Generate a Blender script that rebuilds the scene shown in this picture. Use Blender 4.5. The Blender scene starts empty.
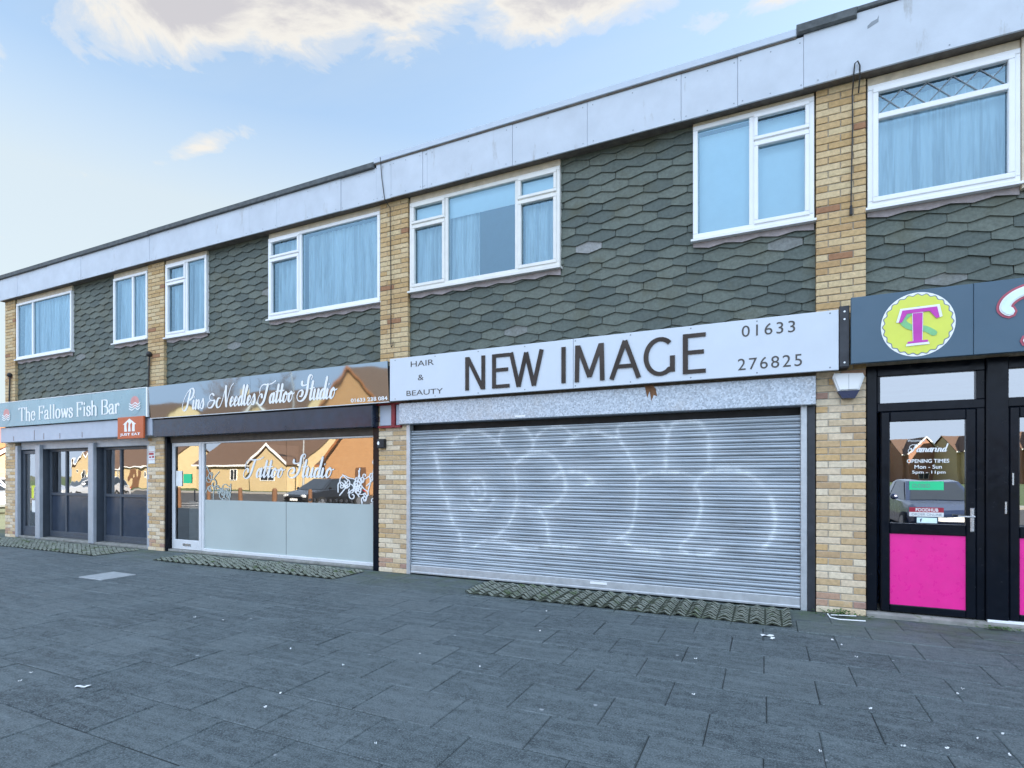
import bpy, math, random
from mathutils import Vector
R = random.Random(7)
SC = bpy.context.scene
COL = SC.collection
rad = math.radians

# ---------------------------------------------------------------- helpers
def tag(o, label=None, cat=None, group=None, kind=None):
    if label: o['label'] = label
    if cat: o['category'] = cat
    if group: o['group'] = group
    if kind: o['kind'] = kind
    return o

def thing(name, label, cat, loc=(0, 0, 0), rz=0, group=None):
    o = bpy.data.objects.new(name, None)
    o.empty_display_size = .1
    COL.objects.link(o)
    o.location = loc
    o.rotation_euler = (0, 0, rz)
    return tag(o, label, cat, group)

def world_loc(o):
    v = Vector((0, 0, 0))
    while o:
        v = v + o.location
        o = o.parent
    return v

class MB:
    """collects faces and links them as one mesh object"""
    def __init__(s):
        s.v = []; s.f = []; s.m = []
    def add(s, vs, fs, mi=0):
        n = len(s.v)
        s.v += [tuple(p) for p in vs]
        s.f += [tuple(i + n for i in f) for f in fs]
        s.m += [mi] * len(fs)
        return s
    def box(s, x0, x1, y0, y1, z0, z1, mi=0):
        return s.add([(x0, y0, z0), (x1, y0, z0), (x1, y1, z0), (x0, y1, z0), (x0, y0, z1), (x1, y0, z1), (x1, y1, z1), (x0, y1, z1)],
                     [(3, 2, 1, 0), (4, 5, 6, 7), (0, 1, 5, 4), (1, 2, 6, 5), (2, 3, 7, 6), (3, 0, 4, 7)], mi)
    def bbox(s, x0, x1, y0, y1, z0, z1, c=.004, mi=0):
        """box whose front (low y) edges are chamfered"""
        vs = [(x0 + c, y0, z0 + c), (x1 - c, y0, z0 + c), (x1 - c, y0, z1 - c), (x0 + c, y0, z1 - c),
              (x0, y0 + c, z0), (x1, y0 + c, z0), (x1, y0 + c, z1), (x0, y0 + c, z1),
              (x0, y1, z0), (x1, y1, z0), (x1, y1, z1), (x0, y1, z1)]
        fs = [(0, 1, 2, 3), (4, 5, 1, 0), (5, 6, 2, 1), (6, 7, 3, 2), (7, 4, 0, 3), (8, 9, 5, 4), (9, 10, 6, 5), (10, 11, 7, 6), (11, 8, 4, 7), (11, 10, 9, 8)]
        return s.add(vs, fs, mi)
    def prism(s, poly, y0, y1, mi=0):
        """polygon in x,z pushed from y0 to y1 (poly counter-clockwise seen from -y)"""
        n = len(poly)
        vs = [(x, y0, z) for x, z in poly] + [(x, y1, z) for x, z in poly]
        fs = [tuple(range(n)), tuple(range(2 * n - 1, n - 1, -1))] + [((i + 1) % n, i, i + n, (i + 1) % n + n) for i in range(n)]
        return s.add(vs, fs, mi)
    def prismx(s, poly, x0, x1, mi=0):
        """polygon in y,z pushed along x"""
        n = len(poly)
        vs = [(x0, y, z) for y, z in poly] + [(x1, y, z) for y, z in poly]
        fs = [tuple(range(n - 1, -1, -1)), tuple(range(n, 2 * n))] + [(i, (i + 1) % n, (i + 1) % n + n, i + n) for i in range(n)]
        return s.add(vs, fs, mi)
    def tube(s, pts, r, n=8, mi=0, caps=True):
        pts = [Vector(p) for p in pts]
        rs = r if isinstance(r, (list, tuple)) else [r] * len(pts)
        rings = []; up = None
        for i, p in enumerate(pts):
            d = (pts[min(i + 1, len(pts) - 1)] - pts[max(i - 1, 0)]).normalized()
            if up is None:
                up = d.orthogonal().normalized()
            up = (up - d * up.dot(d)).normalized()
            w = d.cross(up)
            rings.append([p + (up * math.cos(2 * math.pi * k / n) + w * math.sin(2 * math.pi * k / n)) * rs[i] for k in range(n)])
        vs = [q for ring in rings for q in ring]
        fs = []
        for i in range(len(pts) - 1):
            for k in range(n):
                a = i * n + k; b = i * n + (k + 1) % n
                fs.append((a, b, b + n, a + n))
        if caps:
            fs.append(tuple(range(n - 1, -1, -1))); fs.append(tuple(range((len(pts) - 1) * n, len(pts) * n)))
        return s.add(vs, fs, mi)
    def ball(s, c, r, n=10, m=6, mi=0, sz=(1, 1, 1)):
        vs = []; fs = []
        for j in range(m + 1):
            t = math.pi * j / m
            for k in range(n):
                a = 2 * math.pi * k / n
                vs.append((c[0] + r * sz[0] * math.sin(t) * math.cos(a), c[1] + r * sz[1] * math.sin(t) * math.sin(a), c[2] + r * sz[2] * math.cos(t)))
        for j in range(m):
            for k in range(n):
                fs.append((j * n + k, (j + 1) * n + k, (j + 1) * n + (k + 1) % n, j * n + (k + 1) % n))
        return s.add(vs, fs, mi)
    def build(s, name, mats, parent=None, smooth=False, local=False):
        if not isinstance(mats, (list, tuple)): mats = [mats]
        if parent is not None:
            off = Vector((0, 0, 0)) if local else world_loc(parent)
        else:
            xs = [v[0] for v in s.v]; ys = [v[1] for v in s.v]; zs = [v[2] for v in s.v]
            off = Vector(((min(xs) + max(xs)) / 2, (min(ys) + max(ys)) / 2, min(zs)))
        me = bpy.data.meshes.new(name)
        me.from_pydata([(v[0] - off.x, v[1] - off.y, v[2] - off.z) for v in s.v], [], s.f)
        for m in mats: me.materials.append(m)
        for p, mi in zip(me.polygons, s.m):
            p.material_index = mi; p.use_smooth = smooth
        me.update()
        o = bpy.data.objects.new(name, me)
        COL.objects.link(o)
        if parent is not None: o.parent = parent
        else: o.location = off
        return o

def copy_tree(o, parent=None):
    c = o.copy(); COL.objects.link(c); c.parent = parent
    for ch in list(o.children): copy_tree(ch, c)
    return c

# ---------------------------------------------------------------- materials
def nodes(name):
    m = bpy.data.materials.new(name); m.use_nodes = True
    nt = m.node_tree; b = nt.nodes['Principled BSDF']
    return m, nt, b
def N(nt, t, **k):
    n = nt.nodes.new(t)
    for a, v in k.items():
        if a.startswith('i_'): n.inputs[int(a[2:])].default_value = v
        else: setattr(n, a, v)
    return n
def ramp(nt, stops, interp='LINEAR'):
    r = N(nt, 'ShaderNodeValToRGB'); cr = r.color_ramp; cr.interpolation = interp
    while len(cr.elements) < len(stops): cr.elements.new(.5)
    for e, (p, c) in zip(cr.elements, stops):
        e.position = p; e.color = (c[0], c[1], c[2], 1) if not isinstance(c, (int, float)) else (c, c, c, 1)
    return r
def noise(nt, co, scale, detail=4, rough=.55, dist=0):
    n = N(nt, 'ShaderNodeTexNoise'); n.inputs['Scale'].default_value = scale; n.inputs['Detail'].default_value = detail
    n.inputs['Roughness'].default_value = rough; n.inputs['Distortion'].default_value = dist
    nt.links.new(co, n.inputs['Vector']); return n
def mixc(nt, fac, a, b, blend='MIX'):
    m = N(nt, 'ShaderNodeMix', data_type='RGBA', blend_type=blend)
    for sock, v in ((m.inputs[0], fac), (m.inputs[6], a), (m.inputs[7], b)):
        if isinstance(v, (int, float)): sock.default_value = v
        elif isinstance(v, (tuple, list)): sock.default_value = (*v, 1) if len(v) == 3 else v
        else: nt.links.new(v, sock)
    return m.outputs[2]
def mapping(nt, co, sc=(1, 1, 1), rot=(0, 0, 0)):
    m = N(nt, 'ShaderNodeMapping'); m.inputs['Scale'].default_value = sc; m.inputs['Rotation'].default_value = rot
    nt.links.new(co, m.inputs[0]); return m.outputs[0]
def bump(nt, b, h, strength=.3, dist=.01):
    n = N(nt, 'ShaderNodeBump'); n.inputs['Strength'].default_value = strength; n.inputs['Distance'].default_value = dist
    nt.links.new(h, n.inputs['Height']); nt.links.new(n.outputs[0], b.inputs['Normal']); return n
def sc3(c, k): return tuple(min(1, x * k) for x in c)

def pm(name, col, rough=.5, metal=0, var=.12, scale=6, bmp=0, bscale=60, stain=None, spec=.5, streak=False):
    """painted / plain surface with soft tone variation, fine bump and optional stains"""
    m, nt, b = nodes(name)
    co = N(nt, 'ShaderNodeNewGeometry').outputs['Position']
    n1 = noise(nt, mapping(nt, co, (1, 1, .15)) if streak else co, scale, 5, .6)
    r = ramp(nt, [(.3, sc3(col, 1 - var)), (.7, sc3(col, 1 + var))]); nt.links.new(n1.outputs[0], r.inputs[0])
    c = r.outputs[0]
    if stain:
        n2 = noise(nt, mapping(nt, co, (1, 1, .25)), stain[1], 8, .7)
        r2 = ramp(nt, [(stain[2], 0.0), (stain[2] + .12, 1.0)]); nt.links.new(n2.outputs[0], r2.inputs[0])
        c = mixc(nt, r2.outputs[0], c, stain[0])
    nt.links.new(c, b.inputs['Base Color'])
    n3 = noise(nt, co, scale * 3, 3)
    rr = ramp(nt, [(.3, max(0, rough - .08)), (.7, min(1, rough + .1))]); nt.links.new(n3.outputs[0], rr.inputs[0])
    nt.links.new(rr.outputs[0], b.inputs['Roughness'])
    b.inputs['Metallic'].default_value = metal
    b.inputs['Specular IOR Level'].default_value = spec
    if bmp:
        n4 = noise(nt, co, bscale, 4); bump(nt, b, n4.outputs[0], bmp, .004)
    return m

def glass(name, ior=1.6, tint=(.9, .95, .95), wav=.0, wscale=3.0, boost=0.0, gloss_tint=(1, 1, 1)):
    m, nt, b = nodes(name); nt.nodes.remove(b)
    out = nt.nodes['Material Output']
    t = N(nt, 'ShaderNodeBsdfTransparent'); t.inputs[0].default_value = (*tint, 1)
    g = N(nt, 'ShaderNodeBsdfGlossy'); g.inputs['Roughness'].default_value = 0.0; g.inputs[0].default_value = (*gloss_tint, 1)
    fr = N(nt, 'ShaderNodeFresnel'); fr.inputs[0].default_value = ior
    mx = N(nt, 'ShaderNodeMixShader')
    fac = fr.outputs[0]
    if boost:
        a = N(nt, 'ShaderNodeMath', operation='ADD', use_clamp=True); nt.links.new(fac, a.inputs[0]); a.inputs[1].default_value = boost; fac = a.outputs[0]
    nt.links.new(fac, mx.inputs[0]); nt.links.new(t.outputs[0], mx.inputs[1]); nt.links.new(g.outputs[0], mx.inputs[2])
    if wav:
        co = N(nt, 'ShaderNodeNewGeometry').outputs['Position']
        n = noise(nt, co, wscale, 1, .4)
        bp = N(nt, 'ShaderNodeBump'); bp.inputs['Strength'].default_value = 1; bp.inputs['Distance'].default_value = wav
        nt.links.new(n.outputs[0], bp.inputs['Height']); nt.links.new(bp.outputs[0], g.inputs['Normal']); nt.links.new(bp.outputs[0], fr.inputs['Normal'])
    nt.links.new(mx.outputs[0], out.inputs[0])
    return m

def island_mat(name, stops, rough=.8, nscale=25, nvar=.25, bmp=.5, bscale=120, stain=None, interp='CONSTANT', spec=.3):
    """every loose piece (brick, slate, slab) takes its own tone"""
    m, nt, b = nodes(name)
    g = N(nt, 'ShaderNodeNewGeometry'); co = g.outputs['Position']
    r = ramp(nt, stops, interp); nt.links.new(g.outputs['Random Per Island'], r.inputs[0])
    n1 = noise(nt, co, nscale, 6, .65)
    rv = ramp(nt, [(.25, 1 - nvar), (.75, 1 + nvar)]); nt.links.new(n1.outputs[0], rv.inputs[0])
    # colour ramps clamp at 1, so shade with a vector multiply
    mul = N(nt, 'ShaderNodeVectorMath', operation='MULTIPLY')
    rm = N(nt, 'ShaderNodeMapRange'); rm.inputs[1].default_value = .25; rm.inputs[2].default_value = .75; rm.inputs[3].default_value = 1 - nvar; rm.inputs[4].default_value = 1 + nvar
    nt.links.new(n1.outputs[0], rm.inputs[0])
    nt.links.new(r.outputs[0], mul.inputs[0]); nt.links.new(rm.outputs[0], mul.inputs[1])
    c = mul.outputs[0]
    if stain:
        n2 = noise(nt, co, stain[1], 8, .7)
        r2 = ramp(nt, [(stain[2], 0.0), (stain[2] + .15, stain[3])]); nt.links.new(n2.outputs[0], r2.inputs[0])
        c = mixc(nt, r2.outputs[0], c, stain[0])
    nt.links.new(c, b.inputs['Base Color'])
    b.inputs['Roughness'].default_value = rough; b.inputs['Specular IOR Level'].default_value = spec
    n4 = noise(nt, co, bscale, 5); bump(nt, b, n4.outputs[0], bmp, .004)
    return m

M = {}
def build_materials():
    M['brick'] = island_mat('buff_brick', [(0, (.52, .36, .18)), (.16, (.58, .43, .24)), (.34, (.48, .32, .15)), (.5, (.60, .46, .27)), (.66, (.54, .38, .20)), (.8, (.45, .29, .14)), (.88, (.58, .45, .26)), (.975, (.33, .17, .09))], stain=((.16, .12, .08), 3.2, .6, .35))
    M['brick_low'] = island_mat('pale_buff_brick', [(0, (.60, .47, .31)), (.16, (.68, .55, .39)), (.34, (.54, .38, .21)), (.5, (.70, .59, .43)), (.62, (.58, .39, .19)), (.72, (.66, .52, .34)), (.84, (.47, .32, .18)), (.91, (.46, .29, .20)), (.95, (.38, .235, .18)), (.975, (.45, .31, .17))], stain=((.72, .66, .56), 4, .6, .4))
    M['mortar'] = pm('mortar', (.36, .31, .24), .95, var=.25, scale=20, bmp=.6)
    M['mortar_low'] = pm('mortar_pale', (.48, .44, .37), .95, var=.25, scale=20, bmp=.6)
    M['slate'] = island_mat('grey_green_slate', [(0, (.096, .116, .102)), (.25, (.116, .136, .116)), (.5, (.086, .105, .094)), (.7, (.122, .140, .118)), (.984, (.185, .195, .185)), (.995, (.25, .255, .25))], rough=.72, nscale=30, nvar=.3, bmp=.55, bscale=70, stain=((.085, .085, .05), 1.7, .52, .55), spec=.35)
    M['fascia'] = pm('white_fascia_board', (.505, .55, .61), .5, var=.07, scale=3, bmp=.15, stain=((.36, .365, .37), 5, .60))
    M['lip'] = pm('pale_roof_trim', (.46, .52, .60), .45, var=.05)
    M['dark_trim'] = pm('dark_roof_felt', (.085, .095, .10), .8, var=.3, scale=14, bmp=.5)
    M['cream_wood'] = pm('weathered_cream_timber', (.62, .54, .42), .75, var=.15, scale=9, stain=((.30, .23, .16), 7, .62))
    M['soffit'] = pm('dark_soffit', (.14, .12, .10), .85, var=.3, scale=12)
    M['upvc'] = pm('white_window_plastic', (.80, .81, .82), .35, var=.03, scale=4)
    M['upvc_cream'] = pm('aged_white_plastic', (.74, .73, .69), .4, var=.06, scale=6)
    M['rubber'] = pm('black_gasket', (.02, .02, .022), .6)
    M['glass_up'] = glass('window_glass_sky', 1.55, (.80, .95, 1.0), .0006, 2.2, boost=.14, gloss_tint=(.54, .82, 1.0))  # blue of the reflected sky is put into the pane and gloss colours
    M['glass_shop'] = glass('shop_glass', 1.75, (.85, .9, .9), .0009, 1.7, boost=.25)
    M['glass_warp'] = glass('warped_shop_glass', 1.75, (.8, .86, .9), .0025, 2.6, boost=.25)
    M['glass_door'] = glass('door_glass', 1.75, (.75, .8, .8), .0008, 2.5, boost=.35)
    m, nt, b = nodes('net_curtain'); nt.nodes.remove(b)
    d = N(nt, 'ShaderNodeBsdfDiffuse'); d.inputs[0].default_value = (.86, .88, .9, 1)
    t = N(nt, 'ShaderNodeBsdfTranslucent'); t.inputs[0].default_value = (.8, .82, .85, 1)
    a = N(nt, 'ShaderNodeMixShader'); a.inputs[0].default_value = .25
    nt.links.new(d.outputs[0], a.inputs[1]); nt.links.new(t.outputs[0], a.inputs[2])
    # sheer cloth: noise stripes of transparency stand in for shade between the folds
    co = N(nt, 'ShaderNodeNewGeometry').outputs['Position']
    n1 = noise(nt, mapping(nt, co, (1, .2, .06)), 13, 3, .6, .3); r1 = ramp(nt, [(.38, .42), (.58, 0.0)]); nt.links.new(n1.outputs[0], r1.inputs[0])
    tp = N(nt, 'ShaderNodeBsdfTransparent'); b2 = N(nt, 'ShaderNodeMixShader'); nt.links.new(r1.outputs[0], b2.inputs[0])
    nt.links.new(a.outputs[0], b2.inputs[1]); nt.links.new(tp.outputs[0], b2.inputs[2]); nt.links.new(b2.outputs[0], nt.nodes['Material Output'].inputs[0])
    M['curtain'] = m
    M['blind'] = pm('pale_roller_blind', (.74, .78, .8), .8, var=.03)
    M['room'] = pm('room_wall_grey', (.38, .38, .37), .9, var=.1, scale=2)
    M['room_sky_tint'] = pm('room_wall_sky_tint', (.05, .14, .31), .9, var=.2, scale=2)  # blue wall colour stands in for sky reflected in the upstairs panes
    M['room_pale'] = pm('room_wall_pale_blue', (.5, .6, .68), .9, var=.05, scale=2)
    M['sign_white'] = pm('white_sign_panel', (.60, .65, .71), .38, var=.03, scale=2.5, stain=((.42, .46, .5), 4, .72))
    M['letter_dark'] = pm('bronze_mirror_letter', (.05, .041, .036), .08, metal=1.0, var=.25, scale=3)
    M['letter_brown'] = pm('dark_letter', (.06, .055, .05), .4)
    M['steel_dark'] = pm('dark_steel', (.035, .038, .045), .42, metal=.3, var=.3, scale=8)
    M['red_paint'] = pm('worn_red_paint', (.22, .012, .02), .5, var=.25, scale=14, stain=((.2, .09, .06), 12, .62))
    M['black_gloss'] = pm('black_gloss_frame', (.005, .007, .012), .18, var=.2, scale=5, spec=.22)
    M['black'] = pm('black_matt', (.015, .015, .017), .6)
    M['lead'] = pm('weathered_lead_strip', (.33, .29, .29), .7, var=.2, scale=14)
    M['rust'] = pm('rust_stain', (.20, .10, .05), .9, var=.4, scale=20)
    # galvanised sheet: spangle cells
    m, nt, b = nodes('spangled_galvanised_steel')
    co = N(nt, 'ShaderNodeNewGeometry').outputs['Position']
    v = N(nt, 'ShaderNodeTexVoronoi'); v.inputs['Scale'].default_value = 55; nt.links.new(co, v.inputs['Vector'])
    r = ramp(nt, [(.0, (.27, .30, .34)), (.5, (.46, .51, .57)), (1, (.64, .69, .75))]); nt.links.new(v.outputs['Color'], r.inputs[0])
    n2 = noise(nt, co, 2.2, 6, .7); r2 = ramp(nt, [(.5, 0.0), (.75, .55)]); nt.links.new(n2.outputs[0], r2.inputs[0])
    c = mixc(nt, r2.outputs[0], r.outputs[0], (.45, .42, .39))
    nt.links.new(c, b.inputs['Base Color']); b.inputs['Metallic'].default_value = .35; b.inputs['Roughness'].default_value = .42
    bump(nt, b, v.outputs['Distance'], .12, .003)
    M['galv'] = m
    M['galv_rail'] = pm('galvanised_rail', (.52, .54, .56), .4, metal=.5, var=.12, scale=10, stain=((.3, .3, .31), 7, .66))
    # shutter slats with sprayed paint held in a vertex attribute
    m, nt, b = nodes('painted_shutter_slats')
    co = N(nt, 'ShaderNodeNewGeometry').outputs['Position']
    n1 = noise(nt, mapping(nt, co, (.5, 1, 1.6)), 1.6, 6, .6)
    r = ramp(nt, [(.25, (.30, .345, .385)), (.5, (.40, .45, .495)), (.75, (.50, .55, .59))]); nt.links.new(n1.outputs[0], r.inputs[0])
    n2 = noise(nt, mapping(nt, co, (.35, 1, 9)), 5, 7, .75); r2 = ramp(nt, [(.50, 0.0), (.72, .8)]); nt.links.new(n2.outputs[0], r2.inputs[0])
    c = mixc(nt, r2.outputs[0], r.outputs[0], (.14, .13, .12))
    at = N(nt, 'ShaderNodeAttribute', attribute_name='spray')
    n3 = noise(nt, co, 55, 3, .7)
    mm = N(nt, 'ShaderNodeMath', operation='MULTIPLY', use_clamp=True); r3 = ramp(nt, [(.3, .45), (.6, 1.0)]); nt.links.new(n3.outputs[0], r3.inputs[0])
    nt.links.new(at.outputs['Fac'], mm.inputs[0]); nt.links.new(r3.outputs[0], mm.inputs[1])
    c = mixc(nt, mm.outputs[0], c, (.84, .88, .90))
    nt.links.new(c, b.inputs['Base Color']); b.inputs['Roughness'].default_value = .42; b.inputs['Metallic'].default_value = .15
    n5 = noise(nt, co, 40, 4); bump(nt, b, n5.outputs[0], .15, .003)
    M['shutter'] = m
    # mirror-like dark acrylic sign
    m, nt, b = nodes('mirror_finish_sign')
    co = N(nt, 'ShaderNodeNewGeometry').outputs['Position']
    n1 = noise(nt, co, 1.2, 2, .4)
    b.inputs['Base Color'].default_value = (.25, .30, .335, 1); b.inputs['Metallic'].default_value = 1; b.inputs['Roughness'].default_value = .035
    bump(nt, b, n1.outputs[0], 1, .0035)
    M['mirror_sign'] = m
    M['navy_box'] = pm('chipped_navy_paint', (.012, .020, .042), .16, var=.3, scale=5, stain=((.35, .38, .42), 26, .735))
    M['navy_frame'] = pm('navy_grey_frame', (.055, .068, .088), .4, var=.12, scale=8)
    M['navy_panel'] = pm('navy_gloss_panel', (.036, .048, .072), .14, var=.15, scale=3)
    M['fish_blue'] = pm('pale_blue_sign', (.255, .385, .425), .3, var=.10, scale=1.2, stain=((.36, .36, .33), 1.3, .66))
    M['white'] = pm('white_vinyl', (.85, .86, .86), .45, var=.02)
    M['white_box'] = pm('white_painted_steel', (.42, .47, .55), .4, var=.06, scale=4, stain=((.38, .35, .31), 9, .7))
    M['orange'] = pm('orange_sign', (.52, .11, .03), .45, var=.06)
    M['pink_fish'] = pm('coral_vinyl', (.62, .28, .26), .5)
    M['alu'] = pm('white_aluminium', (.70, .72, .74), .35, var=.05, metal=.1)
    M['alu_grey'] = pm('grey_aluminium', (.40, .43, .47), .4, var=.08, metal=.2)
    # frosted film
    M['frost'] = pm('frosted_film', (.42, .48, .465), .5, var=.08, scale=.5, spec=.4)
    M['paper'] = pm('white_paper', (.78, .79, .78), .8)
    M['paper_green'] = pm('green_card', (.03, .62, .26), .6, var=.04)
    M['red_label'] = pm('red_label', (.36, .015, .04), .5)
    M['slate_sign'] = pm('slate_blue_sign', (.062, .115, .165), .42, var=.05, scale=2)
    M['magenta'] = pm('magenta_panel', (.85, .024, .30), .32, var=.06, scale=5, stain=((.78, .10, .36), 16, .70))
    M['yellow_green'] = pm('lime_disc', (.70, .74, .10), .45, var=.03)
    M['magenta_ink'] = pm('magenta_ink', (.55, .05, .42), .5)
    M['green_ink'] = pm('green_ink', (.22, .55, .24), .5)
    M['grey_ink'] = pm('grey_ink', (.22, .25, .28), .5)
    M['red_ink'] = pm('red_ink', (.42, .08, .12), .5)
    M['ice'] = pm('ice_white', (.72, .90, .90), .3)
    M['concrete'] = pm('worn_concrete', (.25, .245, .225), .9, var=.25, scale=8, bmp=.6, stain=((.10, .13, .06), 6, .56))
    M['steel'] = pm('polished_steel', (.62, .63, .65), .25, metal=.9, var=.05)
    M['navy_cover'] = pm('dark_blue_plastic', (.008, .014, .06), .3)
    M['cable'] = pm('black_cable', (.03, .028, .026), .6)
    M['yellow'] = pm('yellow_card', (.70, .75, .06), .6)
    M['dark_red_text'] = pm('dark_red_print', (.45, .05, .06), .6)
    # paving slabs
    m, nt, b = nodes('dark_paving_slab')
    g = N(nt, 'ShaderNodeNewGeometry'); co = g.outputs['Position']
    r = ramp(nt, [(0, (.034, .045, .050)), (.35, (.046, .059, .064)), (.7, (.058, .073, .077)), (1, (.078, .093, .097))]); nt.links.new(g.outputs['Random Per Island'], r.inputs[0])
    c = r.outputs[0]
    n1 = noise(nt, co, 1.1, 7, .7); r1 = ramp(nt, [(.35, (.36, .36, .36)), (.65, (.74, .74, .74))]); nt.links.new(n1.outputs[0], r1.inputs[0])
    c = mixc(nt, .6, c, r1.outputs[0], 'OVERLAY')
    n2 = noise(nt, mapping(nt, co, (.6, 4.5, 1), (0, 0, .06)), 2.6, 7, .75); r2 = ramp(nt, [(.46, 0.0), (.68, .85)]); nt.links.new(n2.outputs[0], r2.inputs[0])
    c = mixc(nt, r2.outputs[0], c, (.15, .18, .188))
    n3 = noise(nt, co, 95, 6, .85); r3 = ramp(nt, [(.50, 0.0), (.60, .9)]); nt.links.new(n3.outputs[0], r3.inputs[0])
    c = mixc(nt, r3.outputs[0], c, (.20, .235, .245))
    r3b = ramp(nt, [(.36, .85), (.47, 0.0)]); nt.links.new(n3.outputs[0], r3b.inputs[0])
    c = mixc(nt, r3b.outputs[0], c, (.026, .031, .034))
    n7 = noise(nt, co, 14, 8, .8); r7 = ramp(nt, [(.47, 0.0), (.64, .7)]); nt.links.new(n7.outputs[0], r7.inputs[0])
    c = mixc(nt, r7.outputs[0], c, (.145, .172, .18))
    r7b = ramp(nt, [(.32, .55), (.46, 0.0)]); nt.links.new(n7.outputs[0], r7b.inputs[0])
    c = mixc(nt, r7b.outputs[0], c, (.026, .033, .036))
    # mossy green close to the shop fronts
    sx = N(nt, 'ShaderNodeSeparateXYZ'); nt.links.new(co, sx.inputs[0])
    mr = N(nt, 'ShaderNodeMapRange'); mr.inputs[1].default_value = -1.15; mr.inputs[2].default_value = -.05; nt.links.new(sx.outputs[1], mr.inputs[0])
    n6 = noise(nt, co, 3.5, 7, .7); mu = N(nt, 'ShaderNodeMath', operation='MULTIPLY'); r6 = ramp(nt, [(.4, 0.0), (.62, .8)]); nt.links.new(n6.outputs[0], r6.inputs[0])
    nt.links.new(mr.outputs[0], mu.inputs[0]); nt.links.new(r6.outputs[0], mu.inputs[1])
    c = mixc(nt, mu.outputs[0], c, (.075, .105, .055))
    # trodden chewing-gum spots
    v = N(nt, 'ShaderNodeTexVoronoi'); v.inputs['Scale'].default_value = 3.1; v.inputs['Randomness'].default_value = 1; nt.links.new(co, v.inputs['Vector'])
    vd = noise(nt, co, 40, 2); ad = N(nt, 'ShaderNodeMath', operation='MULTIPLY_ADD'); ad.inputs[1].default_value = .05; nt.links.new(vd.outputs[0], ad.inputs[0]); nt.links.new(v.outputs['Distance'], ad.inputs[2])
    r5 = ramp(nt, [(.058, 1.0), (.072, 0.0)]); nt.links.new(ad.outputs[0], r5.inputs[0])
    pick = N(nt, 'ShaderNodeSeparateColor'); nt.links.new(v.outputs['Color'], pick.inputs[0])
    gt = N(nt, 'ShaderNodeMath', operation='GREATER_THAN'); gt.inputs[1].default_value = .55; nt.links.new(pick.outputs[0], gt.inputs[0])
    mg = N(nt, 'ShaderNodeMath', operation='MULTIPLY'); nt.links.new(gt.outputs[0], mg.inputs[0]); nt.links.new(r5.outputs[0], mg.inputs[1])
    mg2 = N(nt, 'ShaderNodeMath', operation='MULTIPLY'); mg2.inputs[1].default_value = .75; nt.links.new(mg.outputs[0], mg2.inputs[0])
    c = mixc(nt, mg2.outputs[0], c, (.40, .42, .43))
    nt.links.new(c, b.inputs['Base Color']); b.inputs['Roughness'].default_value = .78; b.inputs['Specular IOR Level'].default_value = .35
    ad2 = N(nt, 'ShaderNodeMath', operation='ADD'); nt.links.new(n3.outputs[0], ad2.inputs[0]); nt.links.new(n2.outputs[0], ad2.inputs[1])
    bump(nt, b, ad2.outputs[0], .55, .006)
    M['slab'] = m
    M['joint'] = pm('sandy_joint', (.028, .034, .034), .95, var=.4, scale=4, stain=((.09, .105, .10), 2.2, .58), bmp=.5)
    M['head_dark'] = pm('dark_brown_head', (.16, .135, .115), .8, var=.2, scale=9)  # even dark brown for the shopfront head
    M['orange_wall'] = None
    M['slab_pale'] = pm('pale_cover', (.33, .35, .36), .8, var=.15, scale=12, bmp=.4)
    M['ridge_dark'] = pm('moss_and_step_shade', (.032, .038, .024), .95, var=.4, scale=14, bmp=.8)  # moss green darkened to paint shade into the step lines and rib valleys
    M['ridge'] = pm('mossy_ridged_concrete', (.235, .25, .21), .9, var=.4, scale=16, bmp=.8, bscale=90, stain=((.075, .115, .035), 4, .53))
    M['asphalt'] = pm('asphalt', (.06, .06, .062), .9, var=.25, scale=3, bmp=.5)
    M['kerb'] = pm('concrete_kerb', (.32, .31, .29), .9, var=.15, scale=5)
    M['line_paint'] = pm('white_road_paint', (.7, .7, .68), .7, var=.1)
    M['grass'] = pm('mown_grass', (.07, .11, .035), .95, var=.35, scale=3, bmp=.8)
    M['earth'] = pm('rough_ground', (.10, .11, .06), .95, var=.3, scale=.2)
    M['bark'] = pm('bark', (.11, .085, .065), .9, var=.25, scale=12)
    M['twig'] = pm('twigs', (.13, .085, .06), .9, var=.25, scale=12)
    M['timber'] = pm('brown_timber', (.17, .085, .045), .85, var=.2, scale=15)
    def wallmat(name, c1, c2, mort, s=1.0):
        m, nt, b = nodes(name)
        tc = N(nt, 'ShaderNodeTexCoord').outputs['Object']
        sp = N(nt, 'ShaderNodeSeparateXYZ'); nt.links.new(tc, sp.inputs[0])
        add = N(nt, 'ShaderNodeMath', operation='ADD'); nt.links.new(sp.outputs[0], add.inputs[0]); nt.links.new(sp.outputs[1], add.inputs[1])
        cb = N(nt, 'ShaderNodeCombineXYZ'); nt.links.new(add.outputs[0], cb.inputs[0]); nt.links.new(sp.outputs[2], cb.inputs[1])
        bt = N(nt, 'ShaderNodeTexBrick'); nt.links.new(cb.outputs[0], bt.inputs['Vector'])
        bt.inputs['Color1'].default_value = (*c1, 1); bt.inputs['Color2'].default_value = (*c2, 1); bt.inputs['Mortar'].default_value = (*mort, 1)
        bt.inputs['Scale'].default_value = s; bt.inputs['Brick Width'].default_value = .225; bt.inputs['Row Height'].default_value = .075; bt.inputs['Mortar Size'].default_value = .008
        nt.links.new(bt.outputs[0], b.inputs['Base Color']); b.inputs['Roughness'].default_value = .9
        return m
    M['yellow_wall'] = wallmat('yellow_brick_wall', (.60, .46, .25), (.52, .39, .20), (.45, .38, .28))
    M['buff_wall'] = wallmat('buff_side_brick_wall', (.46, .32, .16), (.38, .25, .12), (.38, .33, .26))
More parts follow.
